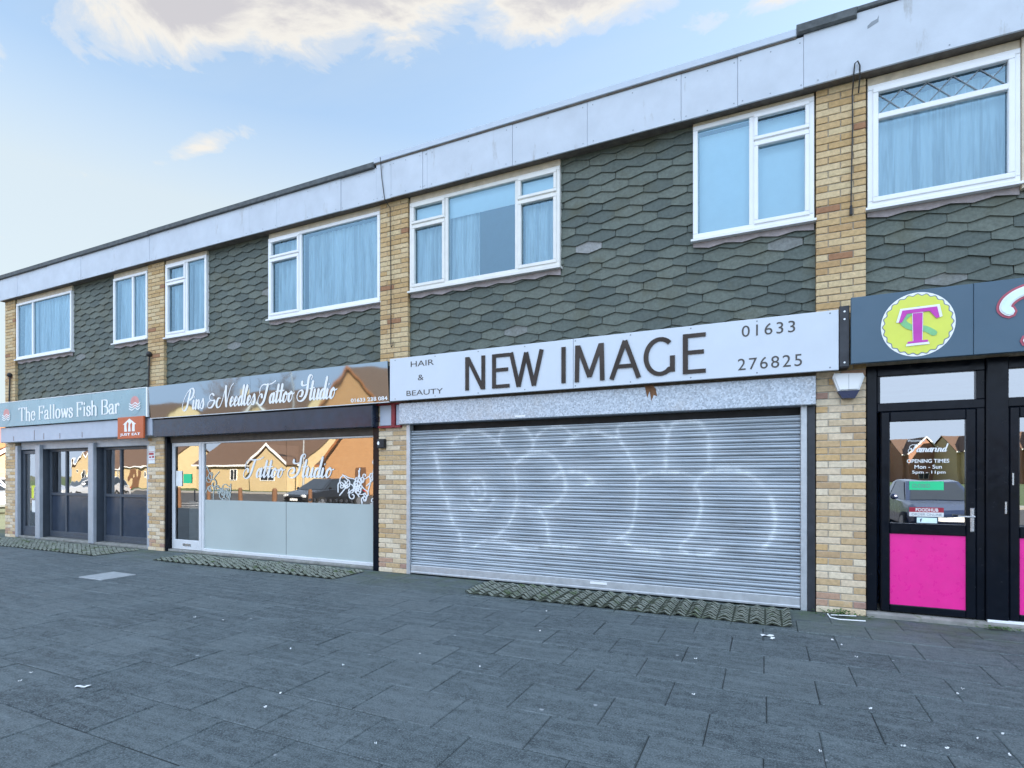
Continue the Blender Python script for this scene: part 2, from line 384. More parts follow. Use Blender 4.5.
    M['orange_wall'] = wallmat('orange_brick_wall', (.54, .29, .13), (.47, .24, .105), (.45, .3, .18))
    M['red_wall'] = wallmat('red_brick_wall', (.36, .15, .08), (.28, .11, .06), (.35, .3, .25))
    def tilemat(name, c1, c2):
        m, nt, b = nodes(name)
        tc = N(nt, 'ShaderNodeTexCoord').outputs['Object']
        w = N(nt, 'ShaderNodeTexWave', wave_type='BANDS', bands_direction='Z'); w.inputs['Scale'].default_value = 2.6; w.inputs['Distortion'].default_value = .5; nt.links.new(tc, w.inputs['Vector'])
        r = ramp(nt, [(.2, c1), (.7, c2)]); nt.links.new(w.outputs[0], r.inputs[0])
        n = noise(nt, tc, 4, 6, .7); c = mixc(nt, n.outputs[0], r.outputs[0], sc3(c1, .7))
        nt.links.new(c, b.inputs['Base Color']); b.inputs['Roughness'].default_value = .85
        bump(nt, b, w.outputs[0], .6, .03)
        return m
    M['orange_tile'] = tilemat('orange_roof_tile', (.42, .16, .06), (.52, .22, .09))
    M['brown_tile'] = tilemat('brown_roof_tile', (.14, .085, .06), (.19, .12, .08))
    M['house_glass'] = pm('dark_window', (.03, .035, .04), .05, spec=.8)
    for k, c in dict(silver=(.45, .47, .50), navy=(.02, .035, .09), black=(.015, .015, .017), red=(.30, .02, .02), white=(.75, .76, .76), green=(.05, .12, .06)).items():
        mm_ = pm('car_paint_' + k, c, .22, metal=.25, var=.04, scale=1); mm_.node_tree.nodes['Principled BSDF'].inputs['Coat Weight'].default_value = .6
        M['car_' + k] = mm_
    M['car_glass'] = pm('car_glass', (.012, .015, .018), .03, spec=.9)
    M['tyre'] = pm('tyre_rubber', (.018, .018, .018), .85)
    M['rim'] = pm('alloy_rim', (.4, .4, .42), .3, metal=.8)
    M['red_lens'] = pm('red_lens', (.35, .01, .01), .2)
    M['lens'] = pm('clear_lens', (.6, .62, .65), .1)
    M['leaf'] = pm('weed_leaf', (.06, .13, .03), .7, var=.35, scale=60)
build_materials()
CLOUDS = [(-.68, .86, .48, .22, 1.3), (-1.12, .74, .36, .17, 1.15), (-.34, 1.07, .28, .14, 1.3), (-1.60, 1.11, .24, .035, .34), (.02, 1.27, .16, .06, .7), (-1.75, .55, .2, .15, 1.0)]
CLOUD_LIT, CLOUD_CORE, CLOUD_VEIL, SOUTH_FILL = (2.15, 2.05, 1.88), (1.50, 1.44, 1.48), (1.72, 1.92, 1.98), (4.7, 5.8, 7.5)
SKY_STRENGTH, SUN_ENERGY, EXPOSURE = .10, 4.8, 2.15
# ---------------------------------------------------------------- lettering
def catmull(pts, k=7):
    if len(pts) < 3: return [tuple(p) for p in pts]
    out = []; n = len(pts)
    for i in range(n - 1):
        p0 = pts[max(i - 1, 0)]; p1 = pts[i]; p2 = pts[i + 1]; p3 = pts[min(i + 2, n - 1)]
        for j in range(k):
            t = j / k
            out.append(tuple(.5 * ((2 * b) + (c - a) * t + (2 * a - 5 * b + 4 * c - d) * t * t + (-a + 3 * b - 3 * c + d) * t ** 3) for a, b, c, d in zip(p0, p1, p2, p3)))
    out.append(tuple(pts[-1])); return out

RIB = [0]
def ribbon(mb, pts, wf, y, mode='flat', depth=0, mi=0, smooth=True):
    """pts in x,z; wf(dx,dz) gives the width; each ribbon lies a hair in front of the one before"""
    P2 = catmull(pts) if smooth else [tuple(p) for p in pts]
    n = len(P2)
    if n < 2: return
    RIB[0] = (RIB[0] + 1) % 24
    y0 = y - RIB[0] * .00022
    ds = []
    for i in range(n):
        a = P2[max(i - 1, 0)]; b = P2[min(i + 1, n - 1)]
        dx = b[0] - a[0]; dz = b[1] - a[1]; l = math.hypot(dx, dz) or 1e-9
        ds.append((dx / l, dz / l))
    ws = [wf(*d) for d in ds]
    if smooth and n > 4: ws = [sum(ws[max(0, i - 2):i + 3]) / len(ws[max(0, i - 2):i + 3]) for i in range(n)]
    L = []; Rr = []
    for i, (p, d, w) in enumerate(zip(P2, ds, ws)):
        nx, nz = -d[1], d[0]
        k = 1.0
        if not smooth and 0 < i < n - 1:
            a = P2[i - 1]; b = P2[i + 1]
            d1 = Vector((p[0] - a[0], p[1] - a[1])).normalized(); d2 = Vector((b[0] - p[0], b[1] - p[1])).normalized()
            t = (d1 + d2).normalized(); nx, nz = -t.y, t.x
            k = min(2.5, 1 / max(.3, t.dot(d1)))
        yy = y0 - .0006 * i / n
        L.append((p[0] + nx * w * k / 2, yy, p[1] + nz * w * k / 2)); Rr.append((p[0] - nx * w * k / 2, yy, p[1] - nz * w * k / 2))
    vs = L + Rr
    fs = [(i, i + n, i + n + 1, i + 1) for i in range(n - 1)]
    if depth:
        back = [(v[0], y0 + depth, v[2]) for v in vs]; m = 2 * n; vs = vs + back
        for i in range(n - 1):
            fs += [(i + 1, i + 1 + m, i + m, i), (i + n, i + n + m, i + n + 1 + m, i + n + 1)]
        fs += [(0, m, n + m, n), (2 * n - 1, 2 * n - 1 + m, n - 1 + m, n - 1)]
    mb.add(vs, fs, mi)
    if smooth and not depth:       # round ends
        for p, w, yy in ((P2[0], ws[0], y0), (P2[-1], ws[-1], y0 - .0006)):
            mb.add([(p[0] + w / 2 * math.cos(a * math.pi / 4), yy - .00004, p[1] + w / 2 * math.sin(a * math.pi / 4)) for a in range(8)], [tuple(range(8))], mi)

SCRIPT = {   # advance, strokes (x-height .42, capital 1)
 'i': (.2, [[(.0, .40), (.0, .1), (.05, .0), (.13, .07), (.2, .2)], [(.03, .58), (.04, .64)]]),
 'n': (.34, [[(.0, .42), (.0, .0)], [(.0, .22), (.1, .42), (.18, .36), (.18, .1), (.23, .0), (.33, .15)]]),
 'm': (.5, [[(.0, .42), (.0, .0)], [(.0, .22), (.08, .42), (.16, .36), (.16, .0)], [(.16, .22), (.26, .42), (.34, .34), (.34, .1), (.39, 0), (.48, .15)]]),
 'r': (.25, [[(.0, .42), (.0, .0)], [(.0, .2), (.08, .4), (.17, .42), (.2, .36)]]),
 's': (.25, [[(-.06, .1), (.08, .46), (.12, .38), (.17, .2), (.14, .02), (.03, .0), (-.01, .08)]]),
 'e': (.26, [[(-.04, .12), (.12, .24), (.15, .37), (.08, .43), (.01, .28), (.02, .07), (.1, .0), (.24, .16)]]),
 'd': (.33, [[(.18, .36), (.1, .43), (.01, .3), (.01, .08), (.08, .0), (.18, .16)], [(.2, .92), (.19, .5), (.19, .1), (.23, .0), (.32, .15)]]),
 'l': (.22, [[(-.04, .15), (.08, .55), (.13, .86), (.08, .92), (.03, .75), (.02, .3), (.04, .05), (.1, .0), (.2, .15)]]),
 'a': (.33, [[(.18, .36), (.1, .43), (.01, .3), (.01, .08), (.08, .0), (.18, .16)], [(.19, .43), (.19, .1), (.23, .0), (.32, .15)]]),
 't': (.22, [[(.05, .8), (.04, .4), (.04, .1), (.09, .0), (.2, .15)], [(-.06, .5), (.18, .53)]]),
 'o': (.3, [[(.1, .43), (.01, .3), (.01, .08), (.08, .0), (.17, .1), (.18, .32), (.1, .43), (.18, .34), (.28, .38)]]),
 'u': (.34, [[(.0, .42), (.0, .1), (.06, .0), (.15, .1), (.19, .3)], [(.2, .42), (.19, .1), (.24, .0), (.33, .15)]]),
 'P': (.62, [[(.3, .92), (.25, .5), (.2, .12), (.06, -.06), (-.1, .05), (-.12, .3), (.0, .66), (.2, .95), (.42, 1.03), (.55, .9), (.52, .65), (.38, .48), (.27, .47)]]),
 'N': (.74, [[(.06, .42), (-.08, .42), (-.16, .2), (-.08, .0), (.08, .02), (.2, .3), (.26, .7), (.32, .95)], [(.32, .97), (.36, .6), (.44, .25), (.5, .02)], [(.5, .02), (.55, .5), (.63, .9), (.78, 1.08)]]),
 'T': (.62, [[(.38, .86), (.34, .5), (.28, .12), (.14, -.06), (-.02, .0), (-.08, .2), (.0, .42), (.1, .42), (.13, .3)], [(-.06, .5), (-.04, .76), (.1, .88), (.35, .86), (.6, .9), (.78, 1.0)]]),
 'S': (.66, [[(.6, .9), (.62, 1.04), (.52, 1.1), (.44, .95), (.46, .6), (.44, .22), (.28, .0), (.08, .0), (-.04, .18), (.02, .4), (.16, .46), (.24, .36), (.2, .2), (.1, .2)], [(.12, .82), (.14, .7), (.28, .66), (.46, .72)]]),
 '&': (.55, [[(.42, .2), (.3, .02), (.1, .0), (.02, .14), (.08, .3), (.22, .36), (.1, .42), (.08, .58), (.2, .68), (.34, .6)], [(.24, .34), (.42, .34), (.44, .24)]]),
 ' ': (.2, []),
}
def sv(w): return w
SERIF = {   # condensed roman, capital 1, x-height .64
 'T': (.62, [[(.3, 1), (.3, 0)], [(.02, .985), (.58, .985)], [(.02, 1), (.02, .84)], [(.58, 1), (.58, .84)], [(.19, .012), (.41, .012)]], 0),
 'h': (.52, [[(.1, 1.02), (.1, 0)], [(.02, 1.0), (.1, 1.0)], [(.02, .012), (.19, .012)], [(.3, .012), (.48, .012)]], [[(.1, .5), (.2, .64), (.32, .62), (.39, .5), (.39, 0)]]),
 'e': (.44, [[(.05, .38), (.37, .38)]], [[(.37, .38), (.33, .58), (.21, .65), (.08, .52), (.05, .3), (.1, .08), (.23, .0), (.36, .1)]]),
 'F': (.56, [[(.12, 1), (.12, 0)], [(.03, .985), (.5, .985)], [(.5, 1), (.5, .8)], [(.12, .52), (.38, .52)], [(.38, .62), (.38, .42)], [(.03, .012), (.23, .012)]], 0),
 'a': (.44, [], [[(.06, .5), (.12, .62), (.24, .64), (.31, .52), (.31, .1), (.34, .0), (.42, .03)], [(.31, .38), (.14, .32), (.05, .18), (.1, .02), (.2, .02), (.31, .14)]]),
 'l': (.28, [[(.13, 1.03), (.13, 0)], [(.05, 1.01), (.13, 1.01)], [(.05, .012), (.22, .012)]], 0),
 'o': (.46, [], [[(.22, .65), (.09, .56), (.05, .32), (.1, .07), (.22, .0), (.34, .07), (.39, .32), (.35, .56), (.22, .65)]]),
 'w': (.66, [[(.08, .63), (.2, 0)], [(.2, 0), (.33, .6)], [(.33, .6), (.45, 0)], [(.45, 0), (.58, .63)], [(.01, .63), (.16, .63)], [(.25, .63), (.39, .63)], [(.51, .63), (.65, .63)]], 0),
 's': (.38, [], [[(.31, .48), (.26, .61), (.15, .64), (.07, .53), (.13, .38), (.26, .28), (.32, .14), (.24, .01), (.12, .0), (.05, .16)]]),
 'i': (.28, [[(.13, .64), (.13, 0)], [(.05, .63), (.13, .63)], [(.05, .012), (.22, .012)]], [[(.125, .86), (.13, .9), (.135, .86)]]),
 'B': (.6, [[(.12, 1), (.12, 0)], [(.03, .985), (.3, .985)], [(.03, .012), (.3, .012)], [(.12, .53), (.3, .53)]], [[(.28, .985), (.44, .93), (.47, .76), (.42, .6), (.28, .53)], [(.28, .53), (.46, .46), (.53, .27), (.46, .07), (.28, .012)]]),
 'r': (.36, [[(.1, .64), (.1, 0)], [(.02, .63), (.1, .63)], [(.02, .012), (.2, .012)]], [[(.1, .42), (.18, .6), (.28, .65), (.33, .56)]]),
 ' ': (.25, [], 0),
}
SANS = {
 'N': (.66, [[(.06, 0), (.06, 1)], [(.085, .97), (.575, .03)], [(.6, 0), (.6, 1)]]),
 'E': (.52, [[(.06, 0), (.06, 1)], [(.1, .95), (.5, .95)], [(.1, .53), (.46, .53)], [(.1, .05), (.5, .05)]]),
 'W': (.9, [[(.03, 1), (.24, 0)], [(.24, 0), (.45, .96)], [(.45, .96), (.66, 0)], [(.66, 0), (.87, 1)]]),
 'I': (.22, [[(.1, 0), (.1, 1)]]),
 'M': (.84, [[(.06, 0), (.08, 1)], [(.1, .98), (.42, .12)], [(.42, .12), (.74, .98)], [(.76, 1), (.78, 0)]]),
 'A': (.76, [[(.03, 0), (.38, 1)], [(.38, 1), (.73, 0)], [(.16, .33), (.60, .33)]]),
}
def lay(text, font, x0, x1, z0, cap, rise=0):
    """yields strokes already placed: (points, kind)"""
    tot = sum(font[c][0] for c in text)
    sx = (x1 - x0) / tot; x = 0
    for c in text:
        g = font[c]
        for si, grp in enumerate(g[1:]):
            for st in (grp or []):
                yield [(x0 + (x + px) * sx, z0 + pz * cap + rise * ((x + px) / tot)) for px, pz in st], si, c
        x += g[0]

def script_text(name, text, x0, x1, z0, cap, y, thick, mat, parent, slant=.22, rise=0):
    mb = MB()
    for pts, si, c in lay(text, SCRIPT, x0, x1, z0, cap, rise):
        pts = [(px + slant * (pz - z0) * 1.0, pz) for px, pz in pts]
        ribbon(mb, pts, lambda dx, dz: thick * (.36 + .64 * max(0, -dz) ** .8), y)
    return mb.build(name, mat, parent)

def serif_text(name, text, x0, x1, z0, cap, y, thick, mat, parent):
    mb = MB()
    for pts, si, c in lay(text, SERIF, x0, x1, z0, cap):
        ribbon(mb, pts, lambda dx, dz: thick * (.28 + .72 * abs(dz)), y, smooth=(si == 1))
    return mb.build(name, mat, parent)

def sans_text(name, text, x0, x1, z0, z1, y, mat, parent, extrude=.0, offset=0.0, space=1.0):
    """words set in Blender's own built-in face and turned into a mesh that fills x0..x1, z0..z1"""
    cu = bpy.data.curves.new(name, 'FONT'); cu.body = text; cu.resolution_u = 5; cu.offset = offset; cu.space_character = space
    o = bpy.data.objects.new(name, cu); COL.objects.link(o)
    dg = bpy.context.evaluated_depsgraph_get()
    me = bpy.data.meshes.new_from_object(o.evaluated_get(dg))
    bpy.data.objects.remove(o); bpy.data.curves.remove(cu)
    xs = [v.co.x for v in me.vertices]; ys = [v.co.y for v in me.vertices]
    ax, bx, ay, by = min(xs), max(xs), min(ys), max(ys)
    pl = world_loc(parent)
    for v in me.vertices:
        v.co = (x0 + (v.co.x - ax) / (bx - ax) * (x1 - x0) - pl.x, y - pl.y, z0 + (v.co.y - ay) / (by - ay) * (z1 - z0) - pl.z)
    me.materials.append(mat); me.name = name
    ob = bpy.data.objects.new(name, me); COL.objects.link(ob); ob.parent = parent
    return ob
# ---------------------------------------------------------------- the shop terrace
def clip(poly, ax, v, keep_less):
    out = []
    for i in range(len(poly)):
        a = poly[i]; b = poly[(i + 1) % len(poly)]
        ia = a[ax] <= v if keep_less else a[ax] >= v; ib = b[ax] <= v if keep_less else b[ax] >= v
        if ia: out.append(a)
        if ia != ib:
            t = (v - a[ax]) / (b[ax] - a[ax]); out.append(tuple(p + (q - p) * t for p, q in zip(a, b)))
    return out

def slates(name, x0, x1, z0, z1, holes, parent, seed, slipped=()):
    """tile hanging: long slates with clipped lower corners, each a thin tilted plate"""
    r = random.Random(seed); mb = MB()
    W, E, ch = .352, .122, .041
    rows = int((z1 - z0) / E) + 2
    for j in range(rows):
        zb0 = z0 + j * E - .05
        off = (j % 2) * W / 2 + r.uniform(-.012, .012)
        k = int((x1 - x0) / W) + 3
        for i in range(-1, k):
            xc = x0 + (i + .5) * W - off + r.uniform(-.004, .004)
            zb = zb0 + r.uniform(-.006, .006)
            g = .0018
            rot = r.gauss(0, .0035); lift = r.uniform(0, .004)
            if (j, i) in slipped or r.random() < .006:
                zb -= r.uniform(.02, .04); rot = r.uniform(-.06, .06)
            h = W / 2 - g
            ztop = zb + E * 1.9
            P5 = [(-h, ztop - zb), (-h, ch), (-.012, 0), (.012, 0), (h, ch), (h, ztop - zb)]
            poly = [(xc + px * math.cos(rot) - pz * math.sin(rot), zb + pz * math.cos(rot) + px * math.sin(rot)) for px, pz in P5]
            poly = clip(clip(poly, 0, x0, False), 0, x1, True)
            if len(poly) >= 3: poly = clip(poly, 1, z1, True)
            if len(poly) < 3: continue
            pieces = [poly]
            for (hx0, hx1, hz0, hz1) in holes:
                nxt = []
                for p in pieces:
                    if max(q[0] for q in p) <= hx0 or min(q[0] for q in p) >= hx1 or max(q[1] for q in p) <= hz0 or min(q[1] for q in p) >= hz1:
                        nxt.append(p); continue
                    a = clip(p, 0, hx0, True); b = clip(p, 0, hx1, False)
                    mid = clip(clip(p, 0, hx0, False), 0, hx1, True)
                    c = clip(mid, 1, hz0, True) if len(mid) > 2 else []
                    d = clip(mid, 1, hz1, False) if len(mid) > 2 else []
                    nxt += [q for q in (a, b, c, d) if len(q) > 2]
                pieces = nxt
            for p in pieces:
                n = len(p)
                def yy(z): return .048 - lift * .3 + .017 * (z - zb) / E
                vs = [(x, yy(z), z) for x, z in p] + [(x, yy(z) + .0042, z) for x, z in p]
                fs = [tuple(range(n))] + [((q + 1) % n, q, q + n, (q + 1) % n + n) for q in range(n)]
                mb.add(vs, fs)
    return mb.build(name, M['slate'], parent)

def pier(x0, x1, parent, z1=5.72, zsplit=2.62, seed=1, upper='brick', name='brick_pier', widen=(0, 0)):
    r = random.Random(seed)
    core = MB(); br = MB()
    xa, xb = x0 - widen[0], x1 + widen[1]
    core.box(xa + .007, xb - .007, .009, .30, 0, zsplit, 1); core.box(x0 + .007, x1 - .007, .009, .30, zsplit, z1, 0)
    C = .075; n = int(z1 / C) + 1
    for j in range(n):
        za = j * C + .004; zb = min((j + 1) * C - .006, z1)
        if zb - za < .02: continue
        lo = za < zsplit; a, b = (xa, xb) if lo else (x0, x1)
        w = (b - a); bl = w / 2
        cuts = [a, a + bl, b] if j % 2 == 0 else [a, a + bl / 2, a + bl * 1.5, b]
        for c0, c1 in zip(cuts[:-1], cuts[1:]):
            j2 = r.uniform(-.0025, .0025)
            br.bbox(c0 + (.0045 if c0 > a else 0) + r.uniform(0, .002), c1 - (.0045 if c1 < b else 0) - r.uniform(0, .002), j2 - .001, .11 + (0 if c0 == a or c1 == b else -.02), za + r.uniform(-.001, .002), zb, .004, 1 if lo else 0)
    o = br.build(name, [M['brick'], M['brick_low']], parent)
    # mortar bed belongs to the pier
    core.build('mortar_bed', [M['mortar'], M['mortar_low']], o)
    return o

def casement_frame(mb, x0, x1, z0, z1, y, w=.045, d=.05):
    mb.bbox(x0, x1, y, y + d, z0, z0 + w, .006); mb.bbox(x0, x1, y, y + d, z1 - w, z1, .006)
    mb.bbox(x0, x0 + w, y + .001, y + d, z0 + w, z1 - w, .006); mb.bbox(x1 - w, x1, y + .001, y + d, z0 + w, z1 - w, .006)

def window(parent, x0, x1, z0, z1, cols, mat='upvc', label=None, blind=0, sill=True, leaded=False):
    """cols: list of (xa, xb, kind) kind fixed / vent / sash ; window frame is the part, panes, casements and sill its sub-parts"""
    f = MB(); w = .055; y = .0
    casement_frame(f, x0, x1, z0 + .035, z1, y, w, .075)
    for (xa, xb, kind) in cols[1:]:
        f.bbox(xa - .03, xa + .03, y + .004, y + .075, z0 + .035 + w, z1 - w, .006)
    fr = f.build('window', M[mat], parent)
    if label: fr['label'] = label
    if sill:
        s = MB(); s.prismx([(-.035, z0 - .002), (.09, z0 - .002), (.09, z0 + .034), (-.035, z0 + .022)], x0 - .02, x1 + .02)
        s.build('sill', M[mat], fr)
    panes = []
    gk = MB()
    for ci, (xa, xb, kind) in enumerate(cols):
        a = xa + (.03 if ci else w); b = xb - (.03 if ci < len(cols) - 1 else w)
        lo = z0 + .035 + w; hi = z1 - w
        if kind == 'fixed': panes.append((a, b, lo, hi))
        elif kind == 'leaded':
            t = hi - (hi - lo) * .25
            c = MB(); casement_frame(c, a - .012, b + .012, lo - .012, hi + .012, y - .014, .052, .05)
            c.bbox(a + .035, b - .035, y - .012, y + .036, t - .03, t + .03, .006)
            c.build('casement', M[mat], fr)
            panes += [(a + .04, b - .04, lo + .04, t - .03), (a + .04, b - .04, t + .03, hi - .04)]
            ld = MB(); nn = 5; ww = (b - a - .08) / nn
            for q in range(nn * 2 + 1):
                pass
            zz0, zz1 = t + .03, hi - .04; hh = zz1 - zz0
            for q in range(nn + 1):
                xm = a + .04 + q * ww
                for sgn in (-1, 1):
                    xe = xm + sgn * ww
                    if a + .03 <= xe <= b - .03:
                        ld.tube([(xm, y + .028, zz0 + .002), (xe, y + .028, zz1 - .002)], .0055, 5)
                        
            ld.build('lead_strips', M['grey_ink'], fr)
        else:
            r_ = .76 if kind == 'vent' else .72
            t = lo + (hi - lo) * r_
            f2 = MB(); f2.bbox(a, b, y + .003, y + .075, t - .022, t + .022, .006)
            f2.build('transom', M[mat], fr)
            c = MB(); casement_frame(c, a - .01, b + .01, t + .012, hi + .012, y - .016, .042, .05); c.build('vent', M[mat], fr)
            c = MB(); casement_frame(c, a - .01, b + .01, lo - .012, t - .012, y - .014, .046, .05); c.build('casement', M[mat], fr)
            panes += [(a + .032, b - .032, lo + .03, t - .058), (a + .032, b - .032, t + .054, hi - .03)]
    p = MB()
    for (a, b, lo, hi) in panes:
        pm_ = MB(); pm_.add([(a - .006, .034, lo - .006), (b + .006, .034, lo - .006), (b + .006, .034, hi + .006), (a - .006, .034, hi + .006)], [(0, 1, 2, 3)])
        pm_.build('pane', M['glass_up'], fr)
    if blind:
        bl = MB(); bl.box(x0 + .04, x1 - .04, .10, .104, z1 - w - blind, z1 - .03); bl.build('roller_blind', M['blind'], fr)
    return fr

def curtain(x0, x1, z0, z1, y, label, amp=.048, pitch=.115, seed=0, gather=0, group='net curtains in the upper windows'):
    r = random.Random(seed); mb = MB()
    n = max(24, int((x1 - x0) / .0125)); rows = 7
    ph = r.uniform(0, 6); vs = []
    f2 = [r.uniform(.6, 1.6) for _ in range(4)]
    for j in range(rows + 1):
        t = j / rows; z = z0 + (z1 - z0) * t
        for i in range(n + 1):
            u = i / n; x = x0 + (x1 - x0) * u
            a = amp * (1.15 - .5 * t)
            s = math.sin(2 * math.pi * (x - x0) / pitch + ph + 1.7 * math.sin(5.1 * f2[0] * u + ph) + .35 * (1 - t) * math.sin(9 * u))
            s += .55 * math.sin(2 * math.pi * (x - x0) / (pitch * 2.7) * f2[1] + f2[2] * 3)
            vs.append((x + .004 * s * (1 - t), y + a * s * .6, z))
    fs = [(j * (n + 1) + i, j * (n + 1) + i + 1, (j + 1) * (n + 1) + i + 1, (j + 1) * (n + 1) + i) for j in range(rows) for i in range(n)]
    mb.add(vs, fs)
    o = mb.build('net_curtain', M['curtain'], smooth=True)
    return tag(o, label, 'curtain', group)

def front_wall(parent, x0, x1, z0, z1, holes, mat='mortar'):
    mb = MB(); xs = sorted(holes)
    x = x0
    for (a, b, lo, hi) in xs:
        if a > x: mb.box(x, a, .10, .28, z0, z1)
        mb.box(a, b, .10, .28, z0, lo); 
        if hi < z1: mb.box(a, b, .10, .28, hi, z1)
        x = b
    if x < x1: mb.box(x, x1, .10, .28, z0, z1)
    return mb.build('front_wall', M[mat], parent)

def shell(parent, x0, x1, low='room', up='room_sky_tint', depth=5.0):
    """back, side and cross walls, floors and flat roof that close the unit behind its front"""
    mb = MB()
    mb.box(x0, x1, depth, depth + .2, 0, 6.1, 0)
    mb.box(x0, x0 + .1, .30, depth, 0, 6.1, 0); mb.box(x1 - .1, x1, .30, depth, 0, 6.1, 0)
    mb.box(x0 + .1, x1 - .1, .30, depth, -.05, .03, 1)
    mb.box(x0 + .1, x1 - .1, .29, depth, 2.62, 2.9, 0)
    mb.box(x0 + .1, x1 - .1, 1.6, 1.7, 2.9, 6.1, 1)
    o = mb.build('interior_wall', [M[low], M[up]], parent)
    rf = MB(); rf.box(x0, x1, .02, depth + .25, 6.1, 6.24); rf.build('roof', M['dark_trim'], parent)
    return o

def fascia(parent, x0, x1, z0, z1, y, cuts, seed):
    r = random.Random(seed); mb = MB()
    xs = [x0] + sorted(cuts) + [x1]
    for a, b in zip(xs[:-1], xs[1:]):
        yj = y + r.uniform(-.004, .004)
        mb.bbox(a + .0014, b - .0014, yj, yj + .02, z0 + r.uniform(-.004, .004), z1, .003)
        for zz in (z0 + .04, z1 - .06):        # fixing screws
            for q in (.06, .5, .94):
                xx = a + (b - a) * q + r.uniform(-.02, .02)
                mb.add([(xx + .008 * math.cos(k), yj - .002, zz + .008 * math.sin(k)) for k in (0, 1.05, 2.1, 3.14, 4.2, 5.2)], [(0, 1, 2, 3, 4, 5)], 1)
    o = mb.build('roof_fascia', [M['fascia'], M['grey_ink']], parent)
    s = MB(); s.box(x0, x1, y + .022, .30, z0 + .012, z0 + .035); s.build('soffit', M['soffit'], parent)
    b = MB(); b.box(x0, x1, y + .022, .05, z0 + .036, z1 - .01); b.build('fascia_backing', M['galv_rail'], parent)
    return o

def lintel(parent, x0, x1, z0, z1=5.70):
    mb = MB(); mb.bbox(x0, x1, .018, .09, z0 + .003, z1, .004); o = mb.build('lintel_board', M['cream_wood'], parent)
    g = MB(); g.box(x0, x1, .012, .03, z0 - .004, z0 + .004); g.build('joint_strip', M['rubber'], o)

def lower_flash(parent, x0, x1, z):
    mb = MB(); 
    n = max(2, int((x1 - x0) / .176)); q = [(x0 + (x1 - x0) * i / n, z - .05 - .03 * (i % 2) - R.uniform(0, .006)) for i in range(n + 1)]
    for (a, za), (b, zb) in zip(q[:-1], q[1:]): mb.prism([(a, za), (b, zb), (b, z - .004), (a, z - .004)], .032, .040)
    mb.build('lead_flashing', M['lead'], parent)

UNITS = {}
# ---- fish bar unit ------------------------------------------------------------------
B = thing('terraced_shop', 'end shop of the terrace with pale blue fish bar sign and dark blue folding shopfront', 'shop', (-13.9, .1, 0), group='shops of the terrace')
UNITS['fish'] = B
pier(-16.76, -16.30, B, seed=3, widen=(0, 0))
W7 = (-16.25, -13.92, 4.23, 5.59); W6 = (-12.37, -11.23, 4.22, 5.60)
H = [(W7[0], W7[1], W7[2], 5.70), (W6[0], W6[1], W6[2], 5.70)]
front_wall(B, -16.3, -11.2, 2.5, 5.7, H)
slates('slate_cladding', -16.3, -11.2, 3.1, 5.7, [(a, b, c - .035, d) for a, b, c, d in H], B, 11, slipped=((7, 6), (8, 5), (7, 8), (8, 9), (2, 3)))
window(B, *W7, [(-16.25, -15.53, 'fixed'), (-15.53, -13.92, 'fixed')])
window(B, *W6, [(-12.37, -11.71, 'fixed'), (-11.71, -11.23, 'fixed')])
for a, b, c, d in (W7, W6): lintel(B, a, b, d); lower_flash(B, a, b, c)
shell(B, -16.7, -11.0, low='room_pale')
fascia(B, -16.80, -10.95, 5.69, 6.20, -.12, [-15.9, -14.6, -13.3, -12.1], 5)
t = MB(); t.bbox(-16.84, -10.95, -.16, .06, 6.19, 6.285, .01); t.build('roof_edging', M['dark_trim'], B)
curtain(-16.15, -15.6, 4.3, 5.56, .15, 'narrow net curtain in the left light of the end shop window by the pier', seed=1)
curtain(-15.48, -14.0, 4.3, 5.56, .15, 'wide net curtain in the right light of the end shop window by the pier', seed=2)
curtain(-12.3, -11.3, 4.3, 5.56, .15, 'net curtain in the two light window above the coral logo of the fish bar sign', seed=3)
# shopfront
for a, b in ((-16.30, -16.20), (-15.41, -15.22), (-13.28, -13.09), (-11.24, -11.15)):
    sf = MB(); sf.bbox(a, b, .0, .07, .02, 2.20, .01); sf.build('shopfront_post', M['alu_grey'], B)
for a, b in ((-16.28, -16.19), (-15.40, -15.24), (-13.26, -13.10)):
    rv = MB(); rv.box(a, b, .071, .30, .03, 2.10); rv.build('shopfront_reveal', M['navy_frame'], B)
lt = MB(); lt.bbox(-16.20, -11.24, .075, .28, 2.10, 2.30, .008); lt.build('shopfront_head', M['alu_grey'], B)
lt = MB(); lt.bbox(-16.25, -11.15, .02, .40, 0, .055, .01); lt.build('doorstep', M['concrete'], B)
def glazed_bay(x0, x1, xm, y, name):
    f = MB(); w = .06
    casement_frame(f, x0, x1, .06, 2.10, y, w, .07)
    if xm: f.bbox(xm - .03, xm + .03, y + .002, y + .07, .12, 2.04, .005)
    f.bbox(x0 + w, x1 - w, y + .004, y + .07, 1.03, 1.09, .005); f.bbox(x0 + w, x1 - w, y + .004, y + .07, .12, .2, .005)
    fr = f.build(name, M['navy_frame'], B)
    for a, b in ((x0, xm), (xm, x1)) if xm else ((x0, x1),):
        g = MB(); g.add([(a + .02, y + .03, 1.06), (b - .02, y + .03, 1.06), (b - .02, y + .03, 2.07), (a + .02, y + .03, 2.07)], [(0, 1, 2, 3)]); g.build('pane', M['glass_warp'], fr)
        g = MB(); g.bbox(a + .03, b - .03, y + .028, y + .045, .17, 1.05, .003); g.build('lower_panel', M['navy_panel'], fr)
    return fr
glazed_bay(-15.2, -13.3, -14.52, .19, 'shopfront_window')
glazed_bay(-13.06, -11.25, -12.45, .19, 'shopfront_window')
d = MB(); casement_frame(d, -16.18, -15.44, .06, 2.08, .10, .085, .06); d.bbox(-16.1, -15.52, .104, .16, .06, .28, .005)
dr = d.build('door', M['navy_frame'], B)
